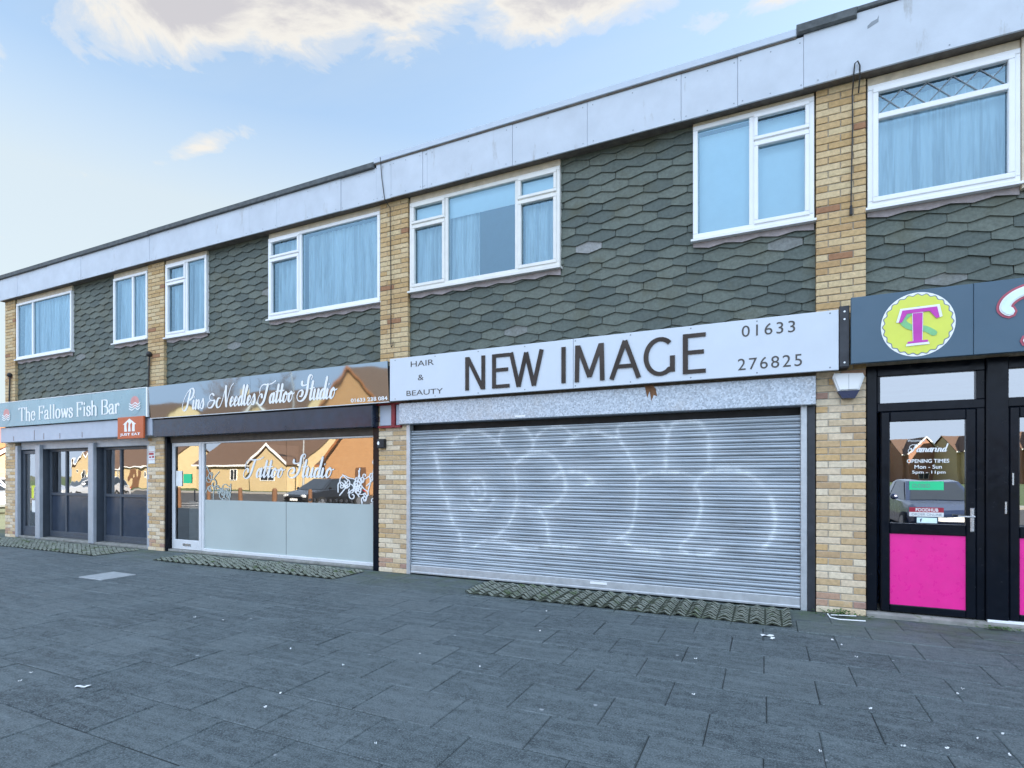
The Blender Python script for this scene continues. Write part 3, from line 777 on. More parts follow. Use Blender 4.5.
g = MB(); g.add([(-16.1, .13, .25), (-15.52, .13, .25), (-15.52, .13, 2.0), (-16.1, .13, 2.0)], [(0, 1, 2, 3)]); g.build('pane', M['glass_warp'], dr)
g = MB(); g.box(-15.82, -15.64, .116, .120, .95, 1.25); g.build('yellow_notice', M['yellow'], dr)
g = MB(); g.box(-15.80, -15.62, .116, .120, .62, .90); g.build('white_notice', M['paper'], dr)
g = MB(); g.tube([(-15.56, .10, .9), (-15.56, .06, .92), (-15.56, .06, 1.2), (-15.56, .10, 1.22)], .012); g.build('handle', M['steel'], dr)
# shutter housing
h = MB(); h.bbox(-16.62, -10.83, -.15, .0, 2.27, 2.625, .012)
ho = h.build('shutter_housing', M['white_box'], B)
for x in (-16.0, -15.1, -14.7, -14.05, -13.2):
    g = MB(); g.bbox(x, x + .012, -.154, -.14, 2.30, 2.30 + R.uniform(.1, .24), .001); g.build('run_of_rust', M['rust'], ho)

# ---- tattoo studio unit ---------------------------------------------------------------
B = thing('terraced_shop', 'tattoo studio with mirror dark fascia sign and half frosted display window', 'shop', (-8.0, .1, 0), group='shops of the terrace')
UNITS['tattoo'] = B
pier(-11.20, -10.70, B, seed=5)
W5 = (-10.66, -9.46, 4.16, 5.62); W4 = (-7.85, -5.43, 4.18, 5.61)
H = [(W5[0], W5[1], W5[2], 5.70), (W4[0], W4[1], W4[2], 5.70)]
front_wall(B, -10.75, -5.40, 2.5, 5.7, H)
slates('slate_cladding', -10.70, -5.43, 3.1, 5.7, [(a, b, c - .035, d) for a, b, c, d in H], B, 21, slipped=((6, 2), (5, 4), (4, 7), (7, 14), (6, 9)))
window(B, *W5, [(-10.66, -10.03, 'vent'), (-10.03, -9.46, 'fixed')])
window(B, *W4, [(-7.85, -7.10, 'vent'), (-7.10, -5.43, 'fixed')])
for a, b, c, d in (W5, W4): lintel(B, a, b, d); lower_flash(B, a, b, c)
shell(B, -10.95, -5.20, low='room', up='room_sky_tint')
fascia(B, -10.95, -5.40, 5.69, 6.21, -.12, [-9.8, -8.15, -7.5, -6.1], 6)
t = MB(); t.bbox(-10.95, -5.43, -.16, .06, 6.20, 6.29, .01); t.build('roof_edging', M['dark_trim'], B)
curtain(-10.58, -10.06, 4.24, 5.56, .15, 'net curtain behind the vented light of the window right of the ball topped pipe', seed=4)
curtain(-9.98, -9.53, 4.24, 5.56, .15, 'net curtain behind the fixed light of the window right of the ball topped pipe', seed=5)
curtain(-7.75, -7.13, 4.26, 5.55, .15, 'narrow net curtain under a small top vent, left of the widest net curtain', seed=6)
curtain(-7.05, -5.5, 4.26, 5.55, .15, 'widest gathered net curtain, in the large light left of the middle brick pier', seed=7, amp=.024, pitch=.10)
# ground floor: posts, door, display window
s = MB(); s.bbox(-5.565, -5.44, -.0, .24, .0, 2.24, .008); s.build('shopfront_post', M['black_gloss'], B); s = MB(); s.bbox(-10.70, -10.655, .02, .24, 0, 2.24, .006); s.build('shopfront_post', M['black_gloss'], B)
s = MB(); s.bbox(-10.655, -5.565, .105, .26, 2.135, 2.30, .006); s.build('shopfront_head', M['head_dark'], B)
s = MB(); s.bbox(-10.655, -5.565, .05, .30, 0, .045, .01); s.build('doorstep', M['concrete'], B)
d = MB(); y = .12
d.bbox(-10.635, -10.56, y, y + .05, .05, 2.13, .006); d.bbox(-9.84, -9.765, y, y + .05, .05, 2.13, .006); d.bbox(-10.56, -9.84, y, y + .05, 2.06, 2.13, .006); d.bbox(-10.56, -9.84, y, y + .05, .05, .235, .006)
dr = d.build('door', M['alu'], B)
g = MB(); g.add([(-10.57, y + .02, .22), (-9.83, y + .02, .22), (-9.83, y + .02, 2.07), (-10.57, y + .02, 2.07)], [(0, 1, 2, 3)]); g.build('pane', M['glass_shop'], dr)
g = MB(); g.bbox(-10.30, -10.06, y - .01, y + .005, .12, .17, .003); g.build('letter_plate', M['steel'], dr)
g = MB(); g.tube([(-9.88, y, 1.0), (-9.88, y - .05, 1.0), (-9.88, y - .05, 1.22), (-9.88, y, 1.22)], .011); g.build('handle', M['black'], dr)
g = MB(); g.box(-10.52, -10.34, y + .01, y + .014, 1.28, 1.58); g.build('white_notice', M['paper'], dr)
g = MB(); g.box(-10.30, -10.06, y + .01, y + .014, 1.34, 1.52); g.build('green_notice', M['paper_green'], dr)
g = MB(); g.box(-10.2, -9.86, y + .06, y + .07, .24, 1.0); g.build('grey_panel', M['room'], dr)
f = MB(); f.bbox(-9.755, -9.70, y, y + .06, .05, 2.13, .006); f.bbox(-9.70, -5.57, y, y + .06, .045, .10, .006); f.bbox(-9.70, -5.57, y, y + .06, 2.10, 2.13, .006); f.bbox(-5.60, -5.57, y, y + .06, .10, 2.10, .004)
fr = f.build('display_window', M['alu'], B)
for a, b in ((-9.70, -7.578), (-7.572, -5.6)):
    g = MB(); g.add([(a, y + .03, .09), (b, y + .03, .09), (b, y + .03, 2.11), (a, y + .03, 2.11)], [(0, 1, 2, 3)]); g.build('pane', M['glass_shop'], fr)
    g = MB(); g.add([(a + .001, y + .026, .10), (b - .001, y + .026, .10), (b - .001, y + .026, 1.03), (a + .001, y + .026, 1.03)], [(0, 1, 2, 3)]); g.build('frosted_film', M['frost'], fr)
script_text('lettering', 'Tattoo Studio', -8.62, -6.52, 1.46, .36, y + .0255, .05, M['white'], fr, slant=.3)
def swirls(x0, z0, w, seed, sgn, n, yy):
    r = random.Random(seed); mb = MB()
    for q in range(n):
        cx = x0 + r.uniform(0, w); cz = z0 + r.uniform(0, .62) * (1 - .55 * abs(cx - (x0 + (w if sgn > 0 else 0))) / w)
        rr = r.uniform(.05, .12); ph = r.uniform(0, 6.28); dr_ = r.choice((-1, 1))
        pts = [(cx + rr * (1 - k / 13) * math.cos(ph + dr_ * k * .62), cz + rr * (1 - k / 13) * math.sin(ph + dr_ * k * .62)) for k in range(12)]
        pts = [(pts[0][0] + rr * 1.3 * math.cos(ph - dr_ * .9), pts[0][1] + rr * 1.3 * math.sin(ph - dr_ * .9))] + pts
        pts = [(min(max(a, x0 - .05), x0 + w), min(max(b_, 1.04), 1.98)) for a, b_ in pts]
        ribbon(mb, pts, lambda dx, dz: .011 + .013 * abs(dz), yy)
    return mb
swirls(-6.35, 1.08, .74, 12, 1, 24, y + .0255).build('scroll_ornament', M['white'], fr)
swirls(-9.68, 1.10, .7, 9, -1, 13, y + .0255).build('scroll_ornament', M['frost'], fr)
ic = MB()
for q in range(9):
    xx = -7.02 + q * .115
    ic.add([(xx + .035 * math.cos(k * .9 + q), y + .0250, 1.075 + .03 * math.sin(k * .9 + q)) for k in range(7 - q % 3)], [tuple(range(7 - q % 3))])
ic.build('row_of_icons', M['letter_brown'], fr)
h = MB(); h.bbox(-10.78, -5.455, -.15, .0, 2.235, 2.575, .01); h.build('shutter_housing', M['navy_box'], B)

# ---- hair salon unit -------------------------------------------------------------------
B = thing('terraced_shop', 'closed hair salon behind a grey graffitied roller shutter under a white name board', 'shop', (-2.2, .1, 0), group='shops of the terrace')
UNITS['hair'] = B
pier(-5.42, -4.90, B, seed=8, widen=(.03, -.01))
W1 = (-4.87, -2.465, 4.245, 5.605); W2 = (-.78, .49, 4.28, 5.655)
H = [(W1[0], W1[1], W1[2], 5.70), (W2[0], W2[1], W2[2], 5.70)]
front_wall(B, -4.92, .52, 2.5, 5.7, H)
slates('slate_cladding', -4.90, .505, 3.1, 5.7, [(a, b, c - .035, d) for a, b, c, d in H], B, 33, slipped=((9, 8), (10, 8)))
window(B, *W1, [(-4.87, -4.225, 'vent'), (-4.225, -3.09, 'fixed'), (-3.09, -2.465, 'vent')], mat='upvc_cream', blind=.27)
window(B, *W2, [(-.78, -.135, 'fixed'), (-.135, .49, 'vent')])
for a, b, c, d in (W1, W2): lintel(B, a, b, d); lower_flash(B, a, b, c)
shell(B, -5.2, .75)
fascia(B, -5.40, .38, 5.69, 6.25, -.12, [-5.12, -4.55, -4.47, -3.1, -2.05, -.9, -.28], 7)
t = MB(); t.bbox(-5.43, .31, -.15, .06, 6.262, 6.345, .006); t.build('roof_edging', M['lip'], B)
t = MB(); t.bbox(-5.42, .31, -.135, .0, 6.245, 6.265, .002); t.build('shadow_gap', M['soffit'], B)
curtain(-4.8, -4.27, 4.32, 5.52, .15, 'net curtain behind the left opening light of the three light window', seed=8)
curtain(-4.2, -3.74, 4.32, 5.52, .15, 'drawn back net curtain beside the dark gap of the three light window', seed=9, amp=.028, pitch=.075)
curtain(-3.04, -2.53, 4.32, 5.52, .15, 'net curtain behind the right opening light of the three light window', seed=10)
bb = MB(); bb.box(-.72, .43, .13, .135, 4.36, 5.58); tag(bb.build('window_screen', M['blind']), 'plain pale blue screen behind the two glazed halves of the window beside the hanging cable', 'screen')
# shutter
sh = MB(); spray = []
GRAFFITI = [
 [(-4.45,1.84),(-4.39,1.64),(-4.33,1.35),(-4.24,1.16),(-4.15,0.85),(-4.02,0.64),(-3.99,0.42)],
 [(-4.15,1.95),(-4.06,2.05),(-3.86,2.13),(-3.65,2.1),(-3.48,2.01),(-3.31,1.87),(-3.18,1.69),(-3.12,1.45),(-3.1,1.21),(-3.15,0.97),(-3.25,0.79),(-3.35,0.7),(-3.45,0.6),(-3.65,0.56),(-3.79,0.46),(-3.97,0.42)],
 [(-3.38,1.96),(-3.36,2.08),(-3.25,2.17),(-3.08,2.17),(-2.95,2.1),(-2.87,1.98),(-2.87,1.86),(-2.98,1.76),(-3.12,1.67)],
 [(-2.86,1.95),(-2.76,2.07),(-2.61,2.14),(-2.46,2.15),(-2.34,2.07),(-2.26,2.0)],
 [(-2.26,2.0),(-2.34,1.95),(-2.4,1.89)],
 [(-3.12,1.66),(-2.95,1.77),(-2.76,1.81),(-2.61,1.77),(-2.49,1.64),(-2.41,1.45),(-2.4,1.28),(-2.49,1.16),(-2.64,1.07),(-2.79,1.04)],
 [(-2.61,1.44),(-2.49,1.52),(-2.31,1.55),(-2.16,1.52),(-2.06,1.44),(-2.03,1.4),(-2.14,1.37)],
 [(-3.15,1.11),(-2.92,1.08),(-2.76,1.01),(-2.67,0.87),(-2.64,0.7),(-2.61,0.56)],
 [(-3.48,0.6),(-3.31,0.58),(-3.12,0.5),(-2.92,0.5),(-2.67,0.54),(-2.25,0.55)],
 [(-3.86,1.42),(-3.77,1.46),(-3.65,1.43),(-3.6,1.29),(-3.62,1.17),(-3.72,1.14),(-3.79,1.2),(-3.79,1.31),(-3.74,1.32),(-3.7,1.25)],
 [(-3.9,1.14),(-3.83,1.03),(-3.72,0.99),(-3.58,1.01),(-3.48,1.11),(-3.46,1.16)],
 [(-2.25,2.02),(-2.1,2.07),(-1.93,2.05),(-1.79,1.97)],
 [(-2.19,2.08),(-2.0,2.06),(-1.85,2.01),(-1.7,1.98)],
 [(-1.68,1.98),(-1.7,2.08),(-1.62,2.15),(-1.46,2.17),(-1.26,2.16),(-1.16,2.12),(-1.1,2.04)],
 [(-1.68,1.95),(-1.59,1.82),(-1.52,1.68),(-1.46,1.5),(-1.45,1.27),(-1.48,1.03),(-1.53,0.82),(-1.67,0.7),(-1.82,0.66)],
 [(-1.1,1.59),(-1.1,1.84),(-1.06,2.04),(-0.98,2.14),(-0.84,2.16),(-0.71,2.12),(-0.61,1.97),(-0.6,1.78),(-0.6,1.56)],
 [(-1.45,1.43),(-1.37,1.5),(-1.2,1.54),(-0.95,1.53),(-0.76,1.47)],
 [(-0.76,1.33),(-0.73,1.44),(-0.63,1.53),(-0.47,1.57),(-0.27,1.55),(-0.1,1.46),(0.03,1.31),(0.09,1.13),(0.1,0.92),(0.05,0.76),(-0.05,0.64)],
 [(-0.73,1.33),(-0.69,1.17),(-0.71,1.0),(-0.79,0.8),(-0.9,0.68),(-0.92,0.59),(-0.68,0.55),(-0.5,0.62)],
 [(-1.67,0.7),(-1.49,0.59),(-1.32,0.57),(-1.17,0.54)]]
def seg_d(px, pz, a, b):
    dx, dz = b[0] - a[0], b[1] - a[1]; L = dx * dx + dz * dz
    t = max(0, min(1, ((px - a[0]) * dx + (pz - a[1]) * dz) / L)) if L else 0
    return math.hypot(px - a[0] - t * dx, pz - a[1] - t * dz)
SEGS = []
for st in GRAFFITI:
    q = catmull(st, 5)
    wd = R.uniform(.021, .034)
    for a, b in zip(q[:-1], q[1:]): SEGS.append((a, b, wd * R.uniform(.85, 1.15)))
CELL = {}
for s_ in SEGS:
    for cx in range(int((min(s_[0][0], s_[1][0]) - .3) / .1) - 1, int((max(s_[0][0], s_[1][0]) + .3) / .1) + 2):
        for cz in range(int((min(s_[0][1], s_[1][1]) - .3) / .1) - 1, int((max(s_[0][1], s_[1][1]) + .3) / .1) + 2):
            CELL.setdefault((cx, cz), []).append(s_)
def spray_at(x, z):
    v = 0; f = 0
    for a, b, w in CELL.get((int(x / .1), int(z / .1)), ()):
        d = seg_d(x, z, a, b)
        k = .62 + .38 * math.sin(x * 7.1 + z * 5.3 + w * 900); v = max(v, .56 * k * math.exp(-(d / w) ** 2)); f = max(f, .27 * k * math.exp(-(d / (.15)) ** 2))
    return min(1, v + f)
x0, x1, dx = -4.858, .356, .0155
nx = int((x1 - x0) / dx)
prof = [(0, .052), (.03, .014), (.16, .003), (.32, .001), (.48, .006), (.56, .030), (.61, .030), (.65, .010), (.76, .004), (.87, .014), (.91, .052)]
rows_z = []
z = .145
while z < 2.17:
    for t, yv in prof: rows_z.append((z + t * .0752, yv + R.uniform(-.0008, .0008)))
    z += .0752
sag = [.004 * math.sin(i * .013 + 1) + .003 * math.sin(i * .041) for i in range(nx + 1)]
vs = []; fs = []
for (zz, yv) in rows_z:
    for i in range(nx + 1):
        x = x0 + (x1 - x0) * i / nx
        vs.append((x, yv + sag[i] + .02, zz)); spray.append(spray_at(x, zz))
m_ = nx + 1
for j in range(len(rows_z) - 1):
    for i in range(nx): fs.append((j * m_ + i, j * m_ + i + 1, (j + 1) * m_ + i + 1, (j + 1) * m_ + i))
rails = MB()
sh.add(vs, fs)
ro = so = sh.build('roller_shutter', M['shutter'], B, smooth=True)
for a, b in ((-4.928, -4.862), (.358, .422)):
    rails = MB(); rails.bbox(a, b, -.005, .09, 0, 2.28, .006); rails.build('guide_rail', M['galv_rail'], ro)
at = so.data.attributes.new('spray', 'FLOAT', 'POINT'); at.data.foreach_set('value', spray)
bt = MB(); bt.bbox(-4.858, .356, .012, .07, .02, .145, .008); bt.bbox(-4.858, .356, .002, .06, .02, .05, .006); bt.build('bottom_rail', M['galv_rail'], ro)
lp = MB(); lp.box(-2.05, -1.83, .006, .011, .095, .125); lp.build('maker_label', M['white'], ro)
hx = MB(); hx.bbox(-4.99, .50, -.10, .12, 2.262, 2.575, .006)
ho = hx.build('shutter_housing', M['galv'], ro)
rs = MB(); rs.prism([(-1.33, 2.59), (-1.30, 2.44), (-1.27, 2.52), (-1.25, 2.40), (-1.22, 2.47), (-1.18, 2.45), (-1.20, 2.55), (-1.24, 2.592)][::-1], -.103, -.09); rs.build('rust_stain', M['rust'], ho)
rs = MB(); rs.box(-3.07, -2.92, -.103, -.10, 2.285, 2.305); rs.build('white_label', M['white'], ho)
k = MB(); k.bbox(.424, .50, -.005, .20, 0, 2.26, .006); k.build('shopfront_post', M['steel_dark'], B)
k = MB(); k.box(-4.93, .42, .13, .20, 2.1, 2.5); k.build('slot_shade_box', M['black'], B)  # black box that paints the recess shade under the housing
e = MB(); e.bbox(-5.17, -5.10, -.06, .0, 2.22, 2.60, .006); e.box(-5.42, -5.0, -.055, .0, 2.222, 2.252); e.bbox(-5.45, -4.99, -.058, .0, 2.572, 2.598, .004)
eb = e.build('end_bracket', M['red_paint'], B)
e = MB(); e.bbox(-5.40, -5.175, -.03, .0, 2.26, 2.57, .003); e.bbox(-5.095, -5.0, -.03, .0, 2.26, 2.57, .003); e.build('bracket_plate', M['white_box'], eb)

# ---- restaurant unit -------------------------------------------------------------------
B = thing('terraced_shop', 'restaurant with black framed door, bright pink door panel and slate blue fascia sign', 'shop', (2.6, .1, 0), group='shops of the terrace')
UNITS['rest'] = B
pier(.507, .97, B, seed=13)
W3 = (.985, 2.23, 4.29, 5.61); W8 = (2.27, 3.4, 4.29, 5.61)
H = [(W3[0], W3[1], W3[2], 5.70), (W8[0], W8[1], W8[2], 5.70)]
front_wall(B, .96, 12.0, 2.64, 5.7, H)
k = MB(); k.box(3.42, 12.0, .10, .28, 0, 2.64); k.build('side_wall', M['buff_wall'], B)
slates('slate_cladding', .972, 11.9, 3.1, 5.7, [(a, b, c - .035, d) for a, b, c, d in H], B, 44, slipped=((4, 1), (4, 2)))
window(B, *W3, [(W3[0], W3[1], 'leaded')])
window(B, *W8, [(W8[0], W8[1], 'leaded')])
k = MB(); k.bbox(2.235, 2.265, -.01, .08, 4.25, 5.7, .004); k.build('window_post', M['cream_wood'], B)
for a, b, c, d in (W3, W8): lintel(B, a, b, d); lower_flash(B, a, b, c)
shell(B, .75, 12.0, low='room_sky_tint')  # unit lengthened out of view on the right to keep the sun off the pavement
fascia(B, .38, 12.0, 5.695, 6.33, -.122, [2.9, 4.4, 6.6, 9.2], 8)
t = MB(); t.bbox(.31, .87, -.165, .06, 6.27, 6.385, .02); t.bbox(.87, 2.4, -.15, .06, 6.335, 6.385, .01); t.build('roof_edging', M['dark_trim'], B)
t = MB(); t.prism([(.965, 6.13), (1.06, 6.17), (1.065, 6.24), (1.05, 6.205), (1.0, 6.19), (.965, 6.16)], -.126, -.121); t.build('peeled_patch', M['grey_ink'], B)
curtain(1.06, 2.16, 4.36, 5.5, .15, 'net curtain below the leaded diamond toplight', seed=12, amp=.022, pitch=.11)
curtain(2.34, 3.33, 4.36, 5.5, .15, 'net curtain in the last upper window cut by the right edge of the photo', seed=13)
y = .08
for a in ((.985, 1.083, y, y + .08, .055, 2.66, .008), (1.985, 2.158, y - .03, y + .1, .03, 2.66, .008), (3.3, 3.4, y, y + .08, .03, 2.66, .008)):
    s = MB(); s.bbox(*a); s.build('shopfront_post', M['black_gloss'], B)
s = MB(); s.bbox(1.083, 1.985, y + .003, y + .08, 2.545, 2.66, .006); s.bbox(1.083, 1.985, y + .003, y + .08, 2.17, 2.26, .006); s.bbox(1.083, 1.11, y + .004, y + .08, 2.26, 2.545, .003); s.bbox(1.915, 1.985, y + .004, y + .08, .055, 2.17, .006); s.bbox(1.915, 1.985, y + .004, y + .08, 2.26, 2.545, .006)
s.bbox(2.158, 3.3, y + .003, y + .08, 2.545, 2.66, .006); s.bbox(2.158, 3.3, y + .003, y + .08, 2.17, 2.26, .006); s.build('shopfront_head', M['black_gloss'], B)
for a, b in ((1.11, 1.915), (2.158, 3.3)):
    g = MB(); g.add([(a, y + .04, 2.26), (b, y + .04, 2.26), (b, y + .04, 2.545), (a, y + .04, 2.545)], [(0, 1, 2, 3)]); g.build('fanlight', M['glass_door'], B)
s = MB(); s.prismx([(-.01, 0), (.5, 0), (.5, .052), (.03, .052), (-.01, .035)], .975, 4.5); s.build('doorstep', M['concrete'], B)
s = MB(); s.bbox(1.99, 3.4, .03, .09, .05, .075, .004); s.build('white_threshold_strip', M['white'], B)
def rest_door(x0, x1, full):
    d = MB(); w = .082; yy = y - .012
    d.bbox(x0, x0 + w, yy, yy + .06, .065, 2.165, .01); d.bbox(x1 - w, x1, yy, yy + .06, .065, 2.165, .01)
    for a, b in ((.065, .14), (.885, .995), (2.06, 2.165)): d.bbox(x0 + w, x1 - w, yy + .001, yy + .06, a, b, .008)
    dr = d.build('door', M['black_gloss'], B)
    g = MB(); g.add([(x0 + w - .01, yy + .03, .985), (x1 - w + .01, yy + .03, .985), (x1 - w + .01, yy + .03, 2.07), (x0 + w - .01, yy + .03, 2.07)], [(0, 1, 2, 3)]); g.build('pane', M['glass_door'], dr)
    g = MB(); g.bbox(x0 + w - .004, x1 - w + .004, yy + .018, yy + .04, .135, .89, .004); g.build('kick_panel', M['magenta'], dr)
    return dr, yy
dr, yy = rest_door(1.112, 1.912, True)
g = MB(); g.bbox(1.862, 1.897, yy - .012, yy + .002, .93, 1.17, .008); g.tube([(1.88, yy - .01, 1.085), (1.88, yy - .05, 1.085), (1.865, yy - .055, 1.085), (1.75, yy - .055, 1.088)], .010); g.build('handle', M['steel'], dr)
g = MB(); g.bbox(1.37, 1.62, yy - .006, yy + .003, .915, .955, .004); g.build('letter_plate', M['black_gloss'], dr)
gz = yy + .028
script_text('lettering', 'Tamarind', 1.36, 1.68, 1.74, .085, gz, .013, M['white'], dr, slant=.3)
sans_text('lettering', 'Welcome to', 1.35, 1.50, 1.845, 1.87, gz - .002, M['white'], dr)
sans_text('lettering', 'OPENING TIMES', 1.345, 1.70, 1.625, 1.665, gz - .002, M['white'], dr, offset=.015)
sans_text('lettering', 'Mon - Sun', 1.41, 1.64, 1.565, 1.605, gz - .002, M['white'], dr, offset=.01)
sans_text('lettering', '5pm - 11pm', 1.39, 1.67, 1.505, 1.545, gz - .002, M['white'], dr, offset=.01)
g = MB(); g.box(1.365, 1.655, gz - .004, gz - .001, 1.345, 1.435); c_ = g.build('green_card', M['paper_green'], dr)
sans_text('lettering', 'CLOSED', 1.39, 1.54, 1.37, 1.41, gz - .0055, M['grey_ink'], dr)
g = MB(); g.box(1.365, 1.655, gz - .004, gz - .001, 1.115, 1.165); g.build('red_sticker', M['red_label'], dr)
g = MB(); g.box(1.365, 1.655, gz - .004, gz - .001, 1.07, 1.115); g.build('white_sticker', M['paper'], dr)
sans_text('lettering', 'FOODHUB', 1.42, 1.61, 1.123, 1.157, gz - .0055, M['white'], dr, offset=.02)
sans_text('lettering', 'ORDER ONLINE', 1.385, 1.64, 1.08, 1.105, gz - .0055, M['grey_ink'], dr)
g = MB(); g.box(1.43, 1.60, gz - .004, gz - .001, 1.005, 1.06); g.build('blue_sticker', M['ice'], dr)
sans_text('lettering', 'f', 1.455, 1.475, 1.015, 1.05, gz - .0055, M['navy_cover'], dr, offset=.02)
dr, yy = rest_door(2.165, 3.28, True)
g = MB(); g.box(2.34, 2.50, gz - .004, gz - .001, 1.42, 1.52); g.build('green_card', M['yellow_green'], dr)
g = MB(); g.bbox(2.185, 2.199, yy - .010, yy, 1.40, 1.52, .003); g.bbox(2.125, 2.140, yy - .028, yy - .018, 1.12, 1.24, .003); g.build('hinge', M['steel'], dr)

# ---- shop signs -------------------------------------------------------------------------
S1 = thing('shop_sign', 'white NEW IMAGE name board above the grey roller shutter', 'shop sign', (-2.19, -.1, 2.6), group='shop name boards')
for a, b in ((-5.08, -2.21), (-2.206, .70)):
    p = MB(); p.bbox(a, b, -.205, -.17, 2.60, 3.23, .004); p.build('panel', M['sign_white'], S1)
p = MB(); p.box(-5.0, .6, -.17, .0, 2.66, 3.17); p.build('sign_support', M['steel_dark'], S1)
scr = MB()
for q in range(9):
    for zz in (2.63, 3.20):
        xx = -4.98 + q * .7
        scr.add([(xx + .009 * math.cos(k), -.2065, zz + .009 * math.sin(k)) for k in (0, .8, 1.6, 2.4, 3.2, 4, 4.8, 5.6)], [tuple(range(8))])
scr.build('screw_heads', M['grey_ink'], S1)
lw = .057
def sans_letter(c, x0, x1):
    mb = MB(); g = SANS[c]; sx = (x1 - x0); w_ = g[0]
    xs = [p[0] for s_ in g[1] for p in s_]; a, b = min(xs), max(xs)
    ea = (x0 + lw * .5 if c in 'NEMI' else x0 + lw * .4); eb = (x1 - lw * .5 if c in 'NMI' else x1 if c == 'E' else x1 - lw * .4)
    for st in g[1]:
        pts = [(ea + (p[0] - a) / max(b - a, 1e-6) * (eb - ea) if b > a else (x0 + x1) / 2, 2.675 + p[1] * .462) for p in st]
        ribbon(mb, pts, lambda dx, dz: lw * (.82 + .18 * abs(dz)), -.2145, depth=.009, smooth=False)
    mb.build('letter', M['letter_dark'], S1)
for c, a, b in (('N', -3.78, -3.469), ('E', -3.361, -3.10), ('W', -3.10, -2.615), ('I', -2.372, -2.30), ('M', -2.187, -1.80), ('A', -1.735, -1.355), ('E', -.867, -.615)):
    sans_letter(c, a, b)
mb = MB()
arc = [(-1.127 + .165 * math.cos(rad(a)), 2.905 + .205 * math.sin(rad(a))) for a in range(48, 313, 12)]
arc = [(-.985, 3.085)] + arc + [(-1.0, 2.718)]
ribbon(mb, arc[1:], lambda dx, dz: lw * (.82 + .18 * abs(dz)), -.2145, depth=.009)
ribbon(mb, [(-.985, 2.715), (-.985, 2.905)], lambda dx, dz: lw, -.2145, depth=.009, smooth=False)
mb.build('letter', M['letter_dark'], S1)
ys = -.2075
sans_text('small_lettering', 'HAIR', -4.70, -4.30, 3.08, 3.16, ys, M['letter_brown'], S1)
sans_text('small_lettering', '&', -4.575, -4.475, 2.875, 2.955, ys, M['letter_brown'], S1)
sans_text('small_lettering', 'BEAUTY', -4.775, -4.15, 2.66, 2.735, ys, M['letter_brown'], S1)
sans_text('phone_number', '01633', -.235, .295, 3.04, 3.165, ys, M['letter_brown'], S1, space=1.22)
sans_text('phone_number', '276825', -.275, .36, 2.67, 2.80, ys, M['letter_brown'], S1, space=1.22)

S2 = thing('shop_sign', 'dark mirror finish sign with white Pins & Needles Tattoo Studio script', 'shop sign', (-7.95, -.1, 2.6), group='shop name boards')
p = MB()
for a, b in ((-10.80, -8.02), (-8.016, -5.105)):   # leans forward at the top
    p.prismx([(-.190, 2.60), (-.165, 2.60), (-.165, 3.2), (-.2285, 3.2)], a, b)
p.build('panel', M['mirror_sign'], S2)
p = MB(); p.box(-10.7, -5.2, -.165, .0, 2.64, 3.15); p.build('sign_support', M['steel_dark'], S2)
p = MB(); p.bbox(-10.805, -5.1, -.197, -.16, 2.588, 2.599, .002); p.build('edge_strip', M['alu'], S2)
lean = lambda o: [setattr(v.co, 'y', v.co.y - (v.co.z + S2.location.z - 2.6) * .0642) for v in o.data.vertices]
lean(script_text('lettering', 'Pins & Needles Tattoo Studio', -9.80, -6.13, 2.715, .36, -.1915, .05, M['white'], S2, slant=.3, rise=.0))
lean(sans_text('phone_number', '01633 238 084', -5.83, -5.13, 2.625, 2.685, -.1925, M['white'], S2, offset=.02))

S3 = thing('shop_sign', 'pale blue Fallows Fish Bar sign with two coral logos', 'shop sign', (-13.8, -.1, 2.63), group='shop name boards')
p = MB()
for a, b in ((-16.95, -14.75), (-14.746, -12.75), (-12.746, -10.93)): p.bbox(a, b, -.20, -.17, 2.635, 3.20, .004)
p.build('panel', M['fish_blue'], S3)
p = MB(); p.bbox(-10.928, -10.885, -.204, -.16, 2.63, 3.205, .004); p.bbox(-16.95, -10.93, -.204, -.165, 3.2, 3.215, .003); p.build('edge_strip', M['white'], S3)
p = MB(); p.box(-16.8, -11.0, -.17, .0, 2.67, 3.15); p.build('sign_support', M['steel_dark'], S3)
serif_text('lettering', 'The Fallows Fish Bar', -15.63, -11.78, 2.745, .30, -.2035, .058, M['white'], S3)
for cx in (-11.28, -16.2):
    c = MB(); c.add([(cx + .19 * math.cos(k * .3142), -.2025, 2.90 + .21 * math.sin(k * .3142)) for k in range(20)], [tuple(range(20))]); lg = c.build('logo', M['fish_blue'], S3)
    c = MB(); c.add([(cx + .135 * math.cos(k * .3142), -.2035, 2.945 + .115 * math.sin(k * .3142)) for k in range(20)], [tuple(range(20))]); c.build('logo_disc', M['pink_fish'], lg)
    c = MB()
    for q in range(3): ribbon(c, [(cx - .17, 2.915 - q * .05), (cx - .08, 2.885 - q * .05), (cx + .02, 2.925 - q * .05), (cx + .10, 2.89 - q * .05), (cx + .18, 2.925 - q * .05)], lambda dx, dz: .022, -.2045)
    c.build('logo_waves', M['white'], lg)

